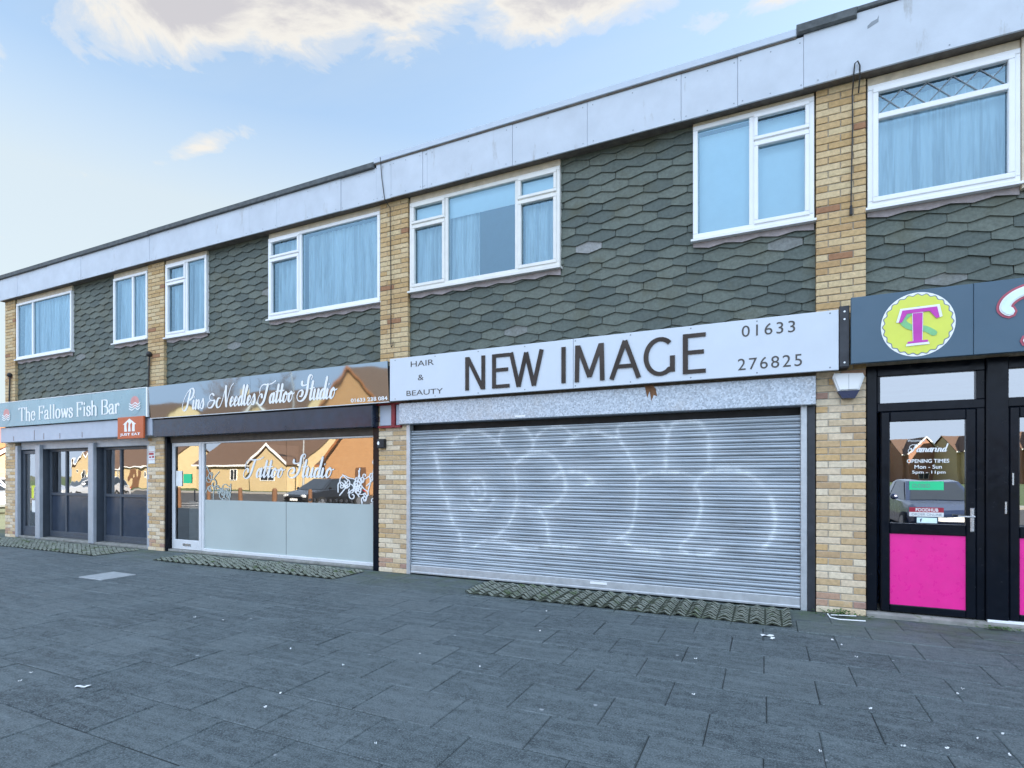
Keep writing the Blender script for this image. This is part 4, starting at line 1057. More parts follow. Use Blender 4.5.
S4 = thing('hanging_sign', 'small square orange house logo sign overlapping the fish bar housing', 'sign', (-11.36, -.22, 2.22))
p = MB(); p.bbox(-11.78, -10.945, -.24, -.206, 2.22, 2.65, .004); p.build('panel', M['orange'], S4)
p = MB(); p.prism([(-11.55, 2.36), (-11.22, 2.36), (-11.22, 2.50), (-11.17, 2.50), (-11.385, 2.615), (-11.60, 2.50), (-11.55, 2.50)], -.2425, -.239); p.build('house_emblem', M['white'], S4)
p = MB(); p.prism([(-11.46, 2.36), (-11.43, 2.36), (-11.41, 2.53), (-11.45, 2.55), (-11.48, 2.49)], -.245, -.241); p.prism([(-11.34, 2.36), (-11.31, 2.36), (-11.29, 2.50), (-11.32, 2.54), (-11.36, 2.49)], -.245, -.241); p.build('cutlery_cutout', M['orange'], S4)
sans_text('lettering', 'JUST EAT', -11.69, -11.04, 2.265, 2.33, -.2425, M['white'], S4, offset=.03)

S5 = thing('shop_sign', 'slate blue sign with round lime logo and cut off red and white script', 'shop sign', (2.9, -.1, 2.65), group='shop name boards')
p = MB(); p.bbox(.805, 1.80, -.25, -.20, 2.645, 3.325, .004); p.bbox(1.803, 5.4, -.25, -.20, 2.645, 3.325, .004); p.build('panel', M['slate_sign'], S5)
p = MB(); p.box(.85, 5.3, -.2, .0, 2.68, 3.27); p.build('sign_support', M['steel_dark'], S5)
cx, cz = 1.363, 2.985
def disc(rx, rz, n=48, scal=0, ph=0): return [(cx + rx * (1 + scal * math.cos(24 * 2 * math.pi * k / n)) * math.cos(2 * math.pi * k / n), cz + rz * (1 + scal * math.cos(24 * 2 * math.pi * k / n)) * math.sin(2 * math.pi * k / n)) for k in range(n)]
def flat(poly, y_): return MB().add([(a, y_, b) for a, b in poly], [tuple(range(len(poly)))])
lg = flat(disc(.302, .315, 64), -.2525).build('logo', M['white'], S5)
flat(disc(.285, .297, 192, .030), -.2535).build('logo_scallop', M['grey_ink'], lg)
flat(disc(.275, .287, 192, .030), -.2545).build('logo_disc', M['yellow_green'], lg)
def tee(g, y_): 
    return (MB().add([(cx + a * g, y_, cz + b * g + .0) for a, b in [(-.035, -.17), (.035, -.17), (.04, .11), (-.04, .11)]], [(0, 1, 2, 3)])
      .add([(cx + a * g, y_ - .0003, cz + b * g) for a, b in [(-.155, .03), (-.13, .03), (-.085, .112), (.095, .118), (.15, .04), (.175, .05), (.155, .155), (-.125, .148)]], [tuple(range(8))])
      .add([(cx + a * g, y_ - .0005, cz + b * g) for a, b in [(-.085, -.185), (.085, -.18), (.08, -.16), (-.08, -.165)]], [(0, 1, 2, 3)]))
g = MB(); ribbon(g, [(cx + .13, cz - .10), (cx + .06, cz - .05), (cx - .06, cz - .02), (cx - .12, cz + .05), (cx - .06, cz + .12), (cx + .01, cz + .15)], lambda dx, dz: .055, -.2553); g.build('green_swoosh', M['green_ink'], lg)
tee(1.13, -.261).build('logo_letter_edge', M['white'], lg); tee(1.0, -.2625).build('logo_letter', M['magenta_ink'], lg)
def swash(w, mat, y_, nm):
    g = MB(); 
    ribbon(g, [(2.06, 3.02), (2.03, 3.06), (2.06, 3.13), (2.15, 3.19), (2.3, 3.22), (2.6, 3.2), (2.9, 3.25)], lambda dx, dz: w, y_)
    ribbon(g, [(2.5, 3.2), (2.42, 2.95), (2.32, 2.78), (2.2, 2.74)], lambda dx, dz: w, y_); g.build(nm, M[mat], S5)
swash(.125, 'red_ink', -.2525, 'lettering_outline'); swash(.085, 'white', -.2585, 'lettering_edge'); swash(.06, 'ice', -.2645, 'lettering')

# ---- small fittings ----------------------------------------------------------------------
t = thing('sign_bracket', 'narrow black steel bracket between the white board and the slate blue sign', 'bracket', (.75, -.1, 2.63))
p = MB(); p.bbox(.706, .795, -.215, .0, 2.625, 3.26, .006); p.build('plate', M['steel_dark'], t)
p = MB()
for zz in (2.67, 3.12, 3.2):
    p.add([(.75 + .01 * math.cos(k), -.217, zz + .01 * math.sin(k)) for k in (0, .8, 1.6, 2.4, 3.2, 4, 4.8, 5.6)], [tuple(range(8))])
p.build('screw_heads', M['steel'], t)
t = thing('alarm_box', 'white burglar alarm box with dark blue lens on the brick pier by the restaurant', 'alarm box', (.80, 0, 2.30))
p = MB(); p.prism([(.655, 2.545), (.705, 2.395), (.90, 2.395), (.945, 2.53), (.93, 2.57), (.67, 2.585)], -.085, -.004); p.prism([(.675, 2.54), (.72, 2.405), (.885, 2.405), (.925, 2.53), (.91, 2.555), (.69, 2.567)], -.105, -.084); p.build('cover', M['white'], t)
p = MB(); p.prism([(.703, 2.393), (.745, 2.315), (.86, 2.31), (.902, 2.393)], -.09, -.004); p.build('lens', M['navy_cover'], t)
p = MB(); p.bbox(.80, .803, -.107, -.1, 2.41, 2.56, .0005); p.build('seam', M['grey_ink'], t)
t = thing('hanging_cable', 'black aerial cable looped over the roof edge and hanging down the pier by the restaurant', 'cable', (.84, 0, 4.28))
p = MB(); p.tube([(.90, -.02, 5.55), (.90, -.10, 5.66), (.895, -.145, 5.76), (.875, -.15, 5.81), (.85, -.15, 5.79), (.843, -.13, 5.7), (.842, -.03, 5.55), (.846, -.018, 5.2), (.838, -.02, 4.8), (.832, -.018, 4.36)], .007, 6); p.build('cable', M['cable'], t)
p = MB(); p.tube([(.832, -.02, 4.37), (.832, -.02, 4.27)], [.012, .016], 8); p.build('plug', M['black'], t)
t = thing('hanging_cable', 'thin black cable running down the brick pier beside the three light window', 'cable', (-5.2, 0, 3.5))
p = MB(); p.tube([(-5.30, -.15, 6.33), (-5.28, -.135, 6.0), (-5.235, -.13, 5.69), (-5.215, -.02, 5.6), (-5.215, -.012, 5.0), (-5.205, -.012, 4.4), (-5.21, -.012, 3.55), (-5.195, -.02, 3.46), (-5.16, -.03, 3.48), (-5.15, -.03, 3.54)], .006, 6); p.build('cable', M['cable'], t)
for xx, tx in ((-11.10, 'black pipe with round black top on the pier between fish bar and tattoo studio'), (-16.46, 'thin black pipe with a round black top on the end pier of the terrace')):
    t = thing('wall_pipe', tx, 'pipe', (xx, 0, 3.1), group='ball topped pipes on the piers')
    p = MB(); p.tube([(xx - .03, -.03, 3.1), (xx - .02, -.03, 3.5), (xx, -.03, 3.86)], .018, 8); p.build('pipe', M['cable'], t)
    p = MB(); p.ball((xx, -.035, 3.9), .055); p.build('cap', M['black'], t)
t = thing('door_sensor', 'small black box with a white spot beside the right end of the tattoo window', 'control box', (-5.37, 0, 1.9))
p = MB(); p.bbox(-5.43, -5.30, -.07, -.001, 1.915, 2.055, .008); p.build('case', M['black'], t)
p = MB(); p.add([(-5.40 + .022 * math.cos(k), -.0715, 1.99 + .03 * math.sin(k)) for k in (0, .8, 1.6, 2.4, 3.2, 4, 4.8, 5.6)], [tuple(range(8))]); p.build('spot', M['white'], t)
t = thing('wall_notice', 'small white and red notice on the brick pier between fish bar and tattoo studio', 'notice', (-11.06, 0, 1.73))
p = MB(); p.bbox(-11.17, -10.97, -.008, -.001, 1.73, 2.08, .001); p.build('board', M['paper'], t)
p = MB(); p.box(-11.165, -10.975, -.0095, -.007, 1.955, 1.965); p.box(-11.15, -11.0, -.0095, -.007, 1.90, 1.94); p.box(-11.14, -11.08, -.0095, -.007, 1.84, 1.87); p.box(-11.05, -10.99, -.0095, -.007, 1.84, 1.88); p.box(-11.165, -10.975, -.0095, -.007, 1.80, 1.806); p.build('red_print', M['dark_red_text'], t)
# ---------------------------------------------------------------- ground
def sheet(name, x0, x1, y0, y1, z, mat, th=None):
    mb = MB()
    mb.box(x0, x1, y0, y1, z - (th or .02), z)
    return tag(mb.build(name, mat), kind='structure')
g = MB(); g.add([(-900, -900, -.16), (900, -900, -.16), (900, 900, -.16), (-900, 900, -.16)], [(0, 1, 2, 3)])
tag(g.build('ground', M['earth']), kind='structure')
sheet('pavement_bed', -34, 14, -9.3, .35, -.0075, M['joint'], .1)
r = random.Random(5); mb = MB()
row = 0; yy0 = -9.27
edges = [-4.97 + .45 * k for k in range(-9, 12)]
for j, ya in enumerate(edges):
    yb = ya + .45
    if ya > .3: continue
    yb = min(yb, .34)
    x = -33.9 + (.3 if j % 2 else 0) + r.uniform(-.04, .04)
    while x < 13.8:
        L = .6
        dz = [r.gauss(0, .0007) for _ in range(4)]; h = max(-.002, r.gauss(0, .0016))
        pass
        a, b, c, d = x + .002 + r.uniform(0, .0015), x + L - .002 - r.uniform(0, .0015), ya + .003 + r.uniform(0, .002), yb - .003 - r.uniform(0, .002)
        e = .006
        vs = [(a + e, c + e, h + dz[0]), (b - e, c + e, h + dz[1]), (b - e, d - e, h + dz[2]), (a + e, d - e, h + dz[3]),
              (a, c, h - .005), (b, c, h - .005), (b, d, h - .005), (a, d, h - .005), (a, c, -.012), (b, c, -.012), (b, d, -.012), (a, d, -.012)]
        fs = [(0, 1, 2, 3)] + [(4 + q, 4 + (q + 1) % 4, (q + 1) % 4, q) for q in range(4)] + [(8 + q, 8 + (q + 1) % 4, 4 + (q + 1) % 4, 4 + q) for q in range(4)]
        mb.add(vs, fs); x += L
tag(mb.build('pavement', M['slab']), kind='structure')
mb = MB(); mb.bbox(-34, 14, -9.44, -9.30, -.15, -.004, .012); tag(mb.build('kerb', M['kerb']), kind='structure')
sheet('car_park', -150, 90, -21, -9.44, -.12, M['asphalt'])
sheet('road', -150, 90, -26, -21.0, -.116, M['asphalt'])
sheet('side_road', -150, -34, -9.44, 60, -.118, M['asphalt'])
sheet('far_pavement', -150, 90, -28, -26, -.02, M['kerb'], .12)
sheet('lawn', -200, 140, -180, -28, -.015, M['grass'])
mb = MB()
for k in range(-22, 12): mb.box(k * 2.5 - .05, k * 2.5 + .05, -14.4, -9.7, -.119, -.112)
tag(mb.build('parking_bay_lines', M['line_paint']), kind='structure')
def ridged(x0, x1, y0, y1, seed):
    """hazard paving: pitched ribs that step down towards the street like rows of small tiles"""
    r = random.Random(seed); mb = MB(); p = .152; step = .075
    nx = int((x1 - x0) / p * 8); ny = int((y1 - y0) / step)
    for j in range(ny):
        ya = y0 + j * step; yb = ya + step
        jit = [r.uniform(-.004, .004) for _ in range(nx + 1)]
        vs = []
        for (y_, dz) in ((ya, -.007), (ya + .006, .007), (yb, .0)):
            for i in range(nx + 1):
                x = x0 + (x1 - x0) * i / nx
                ph = (x / p) % 1
                tri = max(0, 1 - abs(ph - .5) * 2.35)
                col = int(x / p)
                ed = .55 + .45 * min(1, (j + .5) / 1.5, (ny - j - .5) / 1.5)
                z = .003 + .044 * tri * ed * (1 + .2 * math.sin(col * 7.3) + .12 * math.sin(col * 3.1 + j * 2.2)) + dz + jit[i]
                vs.append((x, y_, max(z, .001)))
        n = nx + 1
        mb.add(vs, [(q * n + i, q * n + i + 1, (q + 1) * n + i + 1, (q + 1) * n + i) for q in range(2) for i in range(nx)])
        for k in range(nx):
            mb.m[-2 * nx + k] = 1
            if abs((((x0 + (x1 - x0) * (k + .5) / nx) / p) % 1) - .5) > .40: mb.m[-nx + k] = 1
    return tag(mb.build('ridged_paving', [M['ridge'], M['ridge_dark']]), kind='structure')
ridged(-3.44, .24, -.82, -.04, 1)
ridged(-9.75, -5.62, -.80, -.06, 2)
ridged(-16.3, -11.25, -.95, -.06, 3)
mb = MB(); mb.bbox(-9.12, -8.55, -2.25, -1.78, -.005, .009, .003)
tag(mb.build('access_cover', M['slab_pale']), 'single pale square slab cover set in the dark paving before the tattoo studio', 'access cover')

# litter: bits of paper on the slabs
def scrap(x, y, l, w, a, label, group=None, z=.006):
    rr = random.Random(int(x * 1000)); mb = MB(); n = 5
    ca, sa = math.cos(a), math.sin(a); vs = []
    for i in range(n):
        t = i / (n - 1) - .5
        for s_ in (-.5, .5):
            lx, ly = t * l, s_ * w * rr.uniform(.6, 1.1)
            vs.append((x + lx * ca - ly * sa, y + lx * sa + ly * ca, z + .006 * math.sin(i * 2.1 + s_) + .006))
    mb.add(vs, [(2 * i, 2 * i + 2, 2 * i + 3, 2 * i + 1) for i in range(n - 1)])
    return tag(mb.build('litter_scrap', M['paper']), label, 'litter', group)
scrap(-4.36, -4.60, .10, .035, .5, 'largest white scrap of paper, on the paving at the lower left')
scrap(.02, -1.22, .11, .05, .3, 'white paper shreds lying in front of the right end of the ridged strip')
scrap(.06, -1.30, .05, .03, 1.3, 'small white paper shred next to the larger shreds by the ridged strip')
for q, (x, y) in enumerate([(-3.0,-4.1),(-2.91,-4.3),(-5.05,-2.98),(-5.42,-3.03),(-3.0,-3.49),(-3.69,-3.37),(-2.01,-3.07),(-1.96,-4.38),(0.55,-1.12),(0.68,-1.57),(0.61,-1.25),(1.25,-2.04),(1.19,-2.16),(1.09,-2.9),(1.24,-2.77),(0.9,-3.11),(-0.44,-2.93),(0.69,-3.18),(0.27,-3.44),(0.61,-2.69),(-1.95,-1.97),(-2.17,-1.24),(-5.02,-4.61),(-4.89,-4.73),(-2.61,-3.01),(1.18,-3.06),(-0.51,-2.17)]):
    scrap(x, y, R.uniform(.012, .026), R.uniform(.008, .018), R.uniform(0, 3), 'tiny white scrap of litter trodden on the dark paving slabs', 'white litter scraps')
t = thing('weed', 'low green weed growing at the foot of the brick pier by the restaurant', 'weed', (.72, -.12, 0))
mb = MB(); rr = random.Random(3)
for q in range(130):
    a = rr.uniform(0, 6.28); d_ = abs(rr.gauss(0, .09)); cx = .72 + d_ * math.cos(a) * 1.7; cy = -.11 + d_ * math.sin(a) * .8
    cy = min(cy, -.02)
    h = rr.uniform(.01, .07) * max(.3, 1 - d_ * 3); l = rr.uniform(.02, .045); th = rr.uniform(0, 6.28); u = rr.uniform(-.3, .6)
    dx, dy = math.cos(th), math.sin(th); w = l * .3
    mb.add([(cx, cy, h), (cx + dx * l / 2 - dy * w, cy + dy * l / 2 + dx * w, h + l * u * .5 + .006), (cx + dx * l, cy + dy * l, h + l * u), (cx + dx * l / 2 + dy * w, cy + dy * l / 2 - dx * w, h + l * u * .5 + .006)], [(0, 1, 2, 3)])
mb.build('leaves', M['leaf'], t)
mb = MB(); mb.tube([(.72, -.1, 0), (.73, -.11, .04), (.76, -.10, .075)], .004, 5); mb.tube([(.7, -.1, 0), (.66, -.12, .05)], .003, 5); mb.build('stem', M['leaf'], t)
t = thing('weed', 'small tuft of weed against the doorstep at the right edge of the photo', 'weed', (2.05, -.05, 0))
mb = MB()
for q in range(60):
    a = rr.uniform(0, 6.28); d_ = abs(rr.gauss(0, .07)); cx = 2.05 + d_ * math.cos(a) * 1.7; cy = -.05 - abs(d_ * math.sin(a)) * .6
    l = rr.uniform(.02, .04); th = rr.uniform(0, 6.28); dx, dy = math.cos(th), math.sin(th); w = l * .3; h = rr.uniform(.005, .03)
    mb.add([(cx, cy, h), (cx + dx * l / 2 - dy * w, cy + dy * l / 2 + dx * w, h + .01), (cx + dx * l, cy + dy * l, h + .012), (cx + dx * l / 2 + dy * w, cy + dy * l / 2 - dx * w, h + .01)], [(0, 1, 2, 3)])
mb.build('leaves', M['leaf'], t)
mb = MB(); mb.tube([(.60, -.19, .035), (.62, -.25, .012), (.70, -.285, .010), (.93, -.255, .012)], .006, 6); mb.tube([(.63, -.20, .03), (.86, -.16, .035)], .005, 6)
tag(mb.build('bent_wire', M['white']), 'bent white metal strip lying beside the weed at the foot of the pier', 'scrap metal')

# ---------------------------------------------------------------- across the street (seen in the glass) and beyond the end of the terrace
def house(name, label, loc, rz, L, W, eave, ridge, wall, roof, hip=False, wing=None, storeys=1, chimney=True, group=None, barge='white'):
    """long side faces local -y"""
    t = thing(name, label, 'house', loc, rz, group)
    w = MB(); w.box(-L / 2, L / 2, 0, W, -.1, eave)
    if not hip:
        for s_ in (-1, 1):
            x = s_ * L / 2
            w.prismx([(0, eave), (W, eave), (W / 2, ridge - .12)], x - .12 if s_ > 0 else x, x if s_ > 0 else x + .12)
    if wing:
        wx, ww, wd, wr = wing
        w.box(wx - ww / 2, wx + ww / 2, -wd, -.001, -.1, eave); w.prism([(wx - ww / 2, eave), (wx + ww / 2, eave), (wx, wr - .12)], -wd, -wd + .12)
    wo = w.build('wall', M[wall], t, local=True)
    rf = MB(); o = .35
    zs = eave - .1
    if hip:
        k = W / 2 + o
        A = [(-L / 2 - o, -o, zs), (L / 2 + o, -o, zs), (L / 2 + o, W + o, zs), (-L / 2 - o, W + o, zs), (-L / 2 - o + k * .95, W / 2, ridge), (L / 2 + o - k * .95, W / 2, ridge)]
        rf.add(A, [(0, 1, 5, 4), (1, 2, 5), (2, 3, 4, 5), (3, 0, 4), (3, 2, 1, 0)])
    else:
        for s_ in (0, 1):
            ye = -o if s_ == 0 else W + o
            a = [(-L / 2 - .2, ye, zs), (L / 2 + .2, ye, zs), (L / 2 + .2, W / 2, ridge), (-L / 2 - .2, W / 2, ridge)]
            rf.add(a + [(x, y, z + .12) for x, y, z in a], [(0, 1, 2, 3), (7, 6, 5, 4), (0, 4, 5, 1), (1, 5, 6, 2), (3, 7, 4, 0), (2, 6, 7, 3)])
    if wing:
        for s_ in (-1, 1):
            a = [(wx + s_ * (ww / 2 + .25), -wd - .2, zs), (wx + s_ * (ww / 2 + .25), W / 2, zs), (wx, W / 2, wr), (wx, -wd - .2, wr)]
            rf.add(a + [(x, y, z + .12) for x, y, z in a], [(0, 1, 2, 3), (7, 6, 5, 4), (0, 4, 5, 1), (1, 5, 6, 2), (2, 6, 7, 3), (3, 7, 4, 0)])
    ro = rf.build('roof', M[roof], t, local=True)
    if chimney:
        c = MB(); c.box(L * .22, L * .22 + .6, W / 2 - .3, W / 2 + .3, ridge - .6, ridge + .7); c.build('chimney', M[wall], ro, local=True)
    b = MB(); b.box(-L / 2 - .2, L / 2 + .2, -o - .04, -o, zs - .04, zs + .14)
    if wing:
        for s_ in (-1, 1):
            x1, z1, x2, z2 = wx + s_ * (ww / 2 + .27), zs, wx, wr
            a = [(x1, -wd - .23, z1), (x1, -wd - .23, z1 + .26), (x2, -wd - .23, z2 + .26), (x2, -wd - .23, z2)]
            b.add(a + [(x, y + .03, z) for x, y, z in a], [(0, 1, 2, 3), (7, 6, 5, 4), (0, 4, 5, 1), (1, 5, 6, 2), (2, 6, 7, 3), (3, 7, 4, 0)])
    b.build('barge_board', M[barge], ro, local=True)
    spots = []
    for s_ in range(storeys):
        zb = .95 + s_ * 2.6
        n = max(2, int(L / 3.2))
        for q in range(n):
            x = -L / 2 + L * (q + .5) / n
            if wing and abs(x - wing[0]) < wing[1] / 2 + .7: continue
            spots.append((x, -.0, zb, 1.6 if q % 2 else 1.1))
    if wing: spots.append((wing[0], -wing[2], .95, 1.8))
    for i, (x, y0, zb, ww_) in enumerate(spots):
        if i == 1 and storeys:
            d = MB(); d.bbox(x - .48, x + .48, y0 - .05, y0 - .003, 0, 2.05, .01); do = d.build('door', M['timber'], t, local=True)
            continue
        f = MB()
        casement_frame(f, x - ww_ / 2, x + ww_ / 2, zb, zb + 1.15, y0 - .05, .06, .047); f.bbox(x - .03, x + .03, y0 - .046, y0 - .004, zb + .06, zb + 1.09, .004)
        fo = f.build('window', M['white'], t, local=True)
        g = MB(); g.add([(x - ww_ / 2 + .05, y0 - .02, zb + .05), (x + ww_ / 2 - .05, y0 - .02, zb + .05), (x + ww_ / 2 - .05, y0 - .02, zb + 1.1), (x - ww_ / 2 + .05, y0 - .02, zb + 1.1)], [(0, 1, 2, 3)]); g.build('pane', M['house_glass'], fo, local=True)
    return t
PI = math.pi
G1 = 'houses across the street'
house('bungalow', 'yellow brick bungalow with a white edged front gable, reflected in the tattoo studio window', (-47, -31, 0), PI, 15, 8, 2.5, 5.6, 'yellow_wall', 'brown_tile', wing=(-4.8, 4.6, 1.6, 4.25), group=G1)
house('bungalow', 'bungalow with an orange brick gable, reflected at the right of the tattoo studio window', (-27.2, -26.8, 0), PI, 12, 9, 2.3, 5.6, 'orange_wall', 'brown_tile', wing=(1.0, 7.4, .8, 6.3), chimney=False, group=G1, barge='orange_tile')
house('bungalow', 'pale yellow bungalow reflected in the fish bar windows', (-69, -31, 0), PI, 17, 8, 2.5, 5.4, 'yellow_wall', 'brown_tile', wing=(3.5, 4.6, 1.4, 4.2), group=G1)
for i, (x, y) in enumerate(((19.5, -122), (26, -116), (32.5, -110), (39, -104))):
    house('terraced_house', ('reflected gabled house farthest left in the restaurant door glass', 'second gabled house reflected in the restaurant door glass', 'third gabled house reflected in the restaurant door glass', 'gabled house with the nearest white barge boards in the restaurant door glass')[i], (x, y, 0), PI - .3, 5.8, 8, 5.4, 7.8 + .2 * i, 'red_wall' if i % 2 else 'yellow_wall', 'brown_tile', wing=(0, 4.6, 1.2, 7.7 + .2 * i), storeys=2, chimney=False, group=G1)
house('bungalow', 'sunlit house with an orange tiled roof glimpsed past the left end of the terrace', (-47, 13, 0), rad(62), 12, 8, 2.5, 5.9, 'yellow_wall', 'orange_tile', wing=(1, 4.2, 1.2, 4.2))
house('bungalow', 'second sunlit house far behind the left end of the terrace', (-58, -6, 0), rad(80), 14, 8, 2.5, 5.7, 'red_wall', 'orange_tile')

def make_car(name, label, paint):
    t = thing(name, label, 'car', group='parked cars')
    L, Wd = 4.2, 1.76
    st = [(-2.1, .62, .38, .66), (-2.02, .76, .28, .78), (-1.6, .82, .2, .92), (-1.0, .88, .18, .97), (0, .88, .18, .98), (1.0, .88, .18, .95), (1.6, .85, .2, .86), (1.98, .76, .28, .72), (2.1, .6, .4, .62)]
    b = MB(); vs = []
    ring = lambda w, zb, zt: [(-w * .86, zb), (-w, zb + .12), (-w, (zb + zt) / 2), (-w * .97, zt - .06), (-w * .86, zt), (w * .86, zt), (w * .97, zt - .06), (w, (zb + zt) / 2), (w, zb + .12), (w * .86, zb)]
    for x, w, zb, zt in st: vs += [(x, y_, z_) for y_, z_ in ring(w, zb, zt)]
    n = 10; fs = [(i * n + k, i * n + (k + 1) % n, (i + 1) * n + (k + 1) % n, (i + 1) * n + k) for i in range(len(st) - 1) for k in range(n)]
    fs += [tuple(range(n - 1, -1, -1)), tuple(range((len(st) - 1) * n, len(st) * n))]
    b.add(vs, fs)
    cab = [(-1.85, .80, .93), (-1.35, .66, 1.40), (-.6, .64, 1.47), (.25, .64, 1.44), (1.05, .80, .93)]
    lo = [(-1.85, .80), (1.05, .80)]
    top = [(-1.3, .60, 1.41), (-.6, .62, 1.48), (.3, .60, 1.43)]
    base = [(-1.86, .80, .9), (-.6, .84, .93), (1.15, .80, .9)]
    v2 = [(x, s_ * w, z) for s_ in (-1, 1) for x, w, z in base] + [(x, s_ * w, z) for s_ in (-1, 1) for x, w, z in top]
    b.add(v2, [(0, 1, 7, 6), (1, 2, 8, 7), (5, 4, 10, 11), (4, 3, 9, 10), (6, 7, 10, 9), (7, 8, 11, 10), (2, 5, 11, 8), (3, 0, 6, 9)])
    bo = b.build('body', paint, t, local=True)
    mod = bo.modifiers.new('round', 'BEVEL'); mod.width = .03; mod.segments = 2
    g = MB()
    def inset(q, k, out):
        c = sum((Vector(p) for p in q), Vector()) / len(q); nrm = (Vector(q[1]) - Vector(q[0])).cross(Vector(q[2]) - Vector(q[1])).normalized()
        if nrm.dot(c - Vector((-.4, 0, 1.1))) < 0: nrm = -nrm
        return [tuple(c + (Vector(p) - c) * k + nrm * out) for p in q]
    for f_ in ((0, 1, 7, 6), (1, 2, 8, 7), (5, 4, 10, 11), (4, 3, 9, 10), (2, 5, 11, 8), (3, 0, 6, 9)):
        g.add(inset([v2[i] for i in f_], .86, .012), [(0, 1, 2, 3)])
    g.build('window', M['car_glass'], t, local=True)
    for x in (-1.3, 1.3):
        for s_ in (-1, 1):
            w_ = MB(); w_.tube([(x, s_ * .90, .31), (x, s_ * .70, .31)], .31, 20); wo = w_.build('wheel', M['tyre'], t, local=True)
            w_ = MB(); w_.tube([(x, s_ * .912, .31), (x, s_ * .88, .31)], .20, 14); w_.build('rim', M['rim'], wo, local=True)
    for s_ in (-1, 1):
        h = MB(); h.ball((2.02, s_ * .58, .66), .12, 8, 6, sz=(.6, 1.2, .7)); h.build('headlight', M['lens'], t, local=True)
        h = MB(); h.ball((-2.03, s_ * .62, .74), .12, 8, 6, sz=(.5, .9, 1.1)); h.build('tail_light', M['red_lens'], t, local=True)
        h = MB(); h.ball((.85, s_ * .98, 1.0), .09, 8, 6, sz=(.7, 1, .8)); h.build('mirror', paint, t, local=True)
    p_ = MB(); p_.box(2.09, 2.112, -.26, .26, .42, .53); p_.build('number_plate', M['white'], t, local=True)
    return t
base_car = make_car('parked_car', 'dark blue car parked nearest the shops, reflected in the restaurant door', M['car_navy'])
base_car.location = (4.3, -12.4, -.12); base_car.rotation_euler.z = PI * .5
def car(x, y, rz, paint, label):
    c = copy_tree(base_car); c.location = (x, y, -.12); c.rotation_euler.z = rz; c['label'] = label
    for ch in c.children:
        if ch.name.startswith(('body', 'mirror')):
            ch.material_slots[0].link = 'OBJECT'; ch.material_slots[0].material = M['car_' + paint]
car(9.6, -13.0, PI * .5, 'silver', 'silver car parked second in the row reflected in the restaurant door')
car(-19.6, -13.4, PI * .5, 'black', 'black car reflected in the tattoo studio window below its lettering')
car(-40, -13.5, PI * .5, 'silver', 'silver car reflected in the right hand fish bar window')
car(-31, 4.6, .25, 'silver', 'silver car parked beyond the left end of the terrace')
car(-37, 8.2, .3, 'white', 'white car parked farther back beyond the left end of the terrace')
# low wall beyond the end of the terrace
mb = MB(); mb.bbox(-52, -24, 15.5, 15.75, -.12, .9, .02)
tag(mb.build('garden_wall', M['yellow_wall']), 'low sunlit brick garden wall beyond the left end of the terrace', 'wall')

def tree(x, y, h, seed, label, protoname='bare_tree'):
    t = thing(protoname, label, 'tree', (x, y, -.1), group='bare trees across the street')
    r = random.Random(seed); tr = MB(); tw = MB()
    tr.tube([(0, 0, 0), (.05, .03, h * .2), (.0, .08, h * .42)], [h * .022, h * .017, h * .014], 8)
    def branch(p, d, l, rad_, lev):
        q = [p]; dd = d.copy()
        for _ in range(3):
            dd = (dd + Vector((r.gauss(0, .16), r.gauss(0, .16), r.gauss(.07, .1)))).normalized(); q.append(q[-1] + dd * l / 3)
        (tr if lev < 2 else tw).tube(q, [rad_, rad_ * .8, rad_ * .62, rad_ * .45], 5 if lev < 2 else 3, caps=False)
        if lev < 4:
            for _ in range(4 if lev < 3 else 5):
                k = r.randint(1, 3); a = r.uniform(0, 6.28); nd = (dd + Vector((math.cos(a), math.sin(a), r.uniform(-.1, .5))) * r.uniform(.5, .95)).normalized()
                branch(q[k], nd, l * r.uniform(.55, .75), rad_ * .5, lev + 1)
    for q in range(5):
        a = q * 1.26 + r.uniform(-.3, .3); branch(Vector((0, .08, h * (.3 + .03 * q))), Vector((math.cos(a) * .7, math.sin(a) * .7, .9)).normalized(), h * .28, h * .009, 1)
    tr.build('trunk', M['bark'], t, local=True); tw.build('crown', M['twig'], t, local=True)
    return t
p1 = tree(-52, -41, 9.5, 3, 'bare brown tree behind the gabled bungalow across the street')
p2 = tree(-40, -43, 8.5, 8, 'bare tree behind the orange gabled bungalow across the street')
for o_, x, y, rz, s_, lab in ((p1, -64, -43, 1.0, 1.1, 'bare tree behind the bungalow reflected in the fish bar'), (p2, -31, -46, 2.2, 1.2, 'tall bare tree across the street behind the nearest bungalow'), (p1, -15, -60, 2.0, 1.2, 'bare tree on the far lawn across the street'), (p2, -4, -70, .7, 1.1, 'bare tree left of the gabled houses across the street')):
    c = copy_tree(o_); c.location = (x, y, -.1); c.rotation_euler.z = rz; c.scale = (s_, s_, s_); c['label'] = lab
for i, x in enumerate((-24.4, -22.4, -20.4, -18.4, -16.4)):
    mb = MB(); mb.tube([(x, -9.15, -.02), (x, -9.15, .88), (x, -9.15, .94)], [.08, .08, .05], 10)
    tag(mb.build('timber_bollard', M['timber']), ('first', 'second', 'third', 'fourth', 'fifth')[i] + ' brown timber bollard from the left along the kerb', 'bollard', 'timber bollards along the kerb')
t = thing('street_lamp', 'thin grey street lamp across the street reflected in the tattoo studio window', 'street lamp', (-34.5, -26.4, 0))
mb = MB(); mb.tube([(-34.5, -26.4, 0), (-34.5, -26.4, 1.2), (-34.5, -26.4, 6.4), (-34.5, -25.9, 6.8), (-34.5, -25.0, 6.9)], [.09, .07, .05, .045, .04], 8); mb.build('post', M['galv_rail'], t)
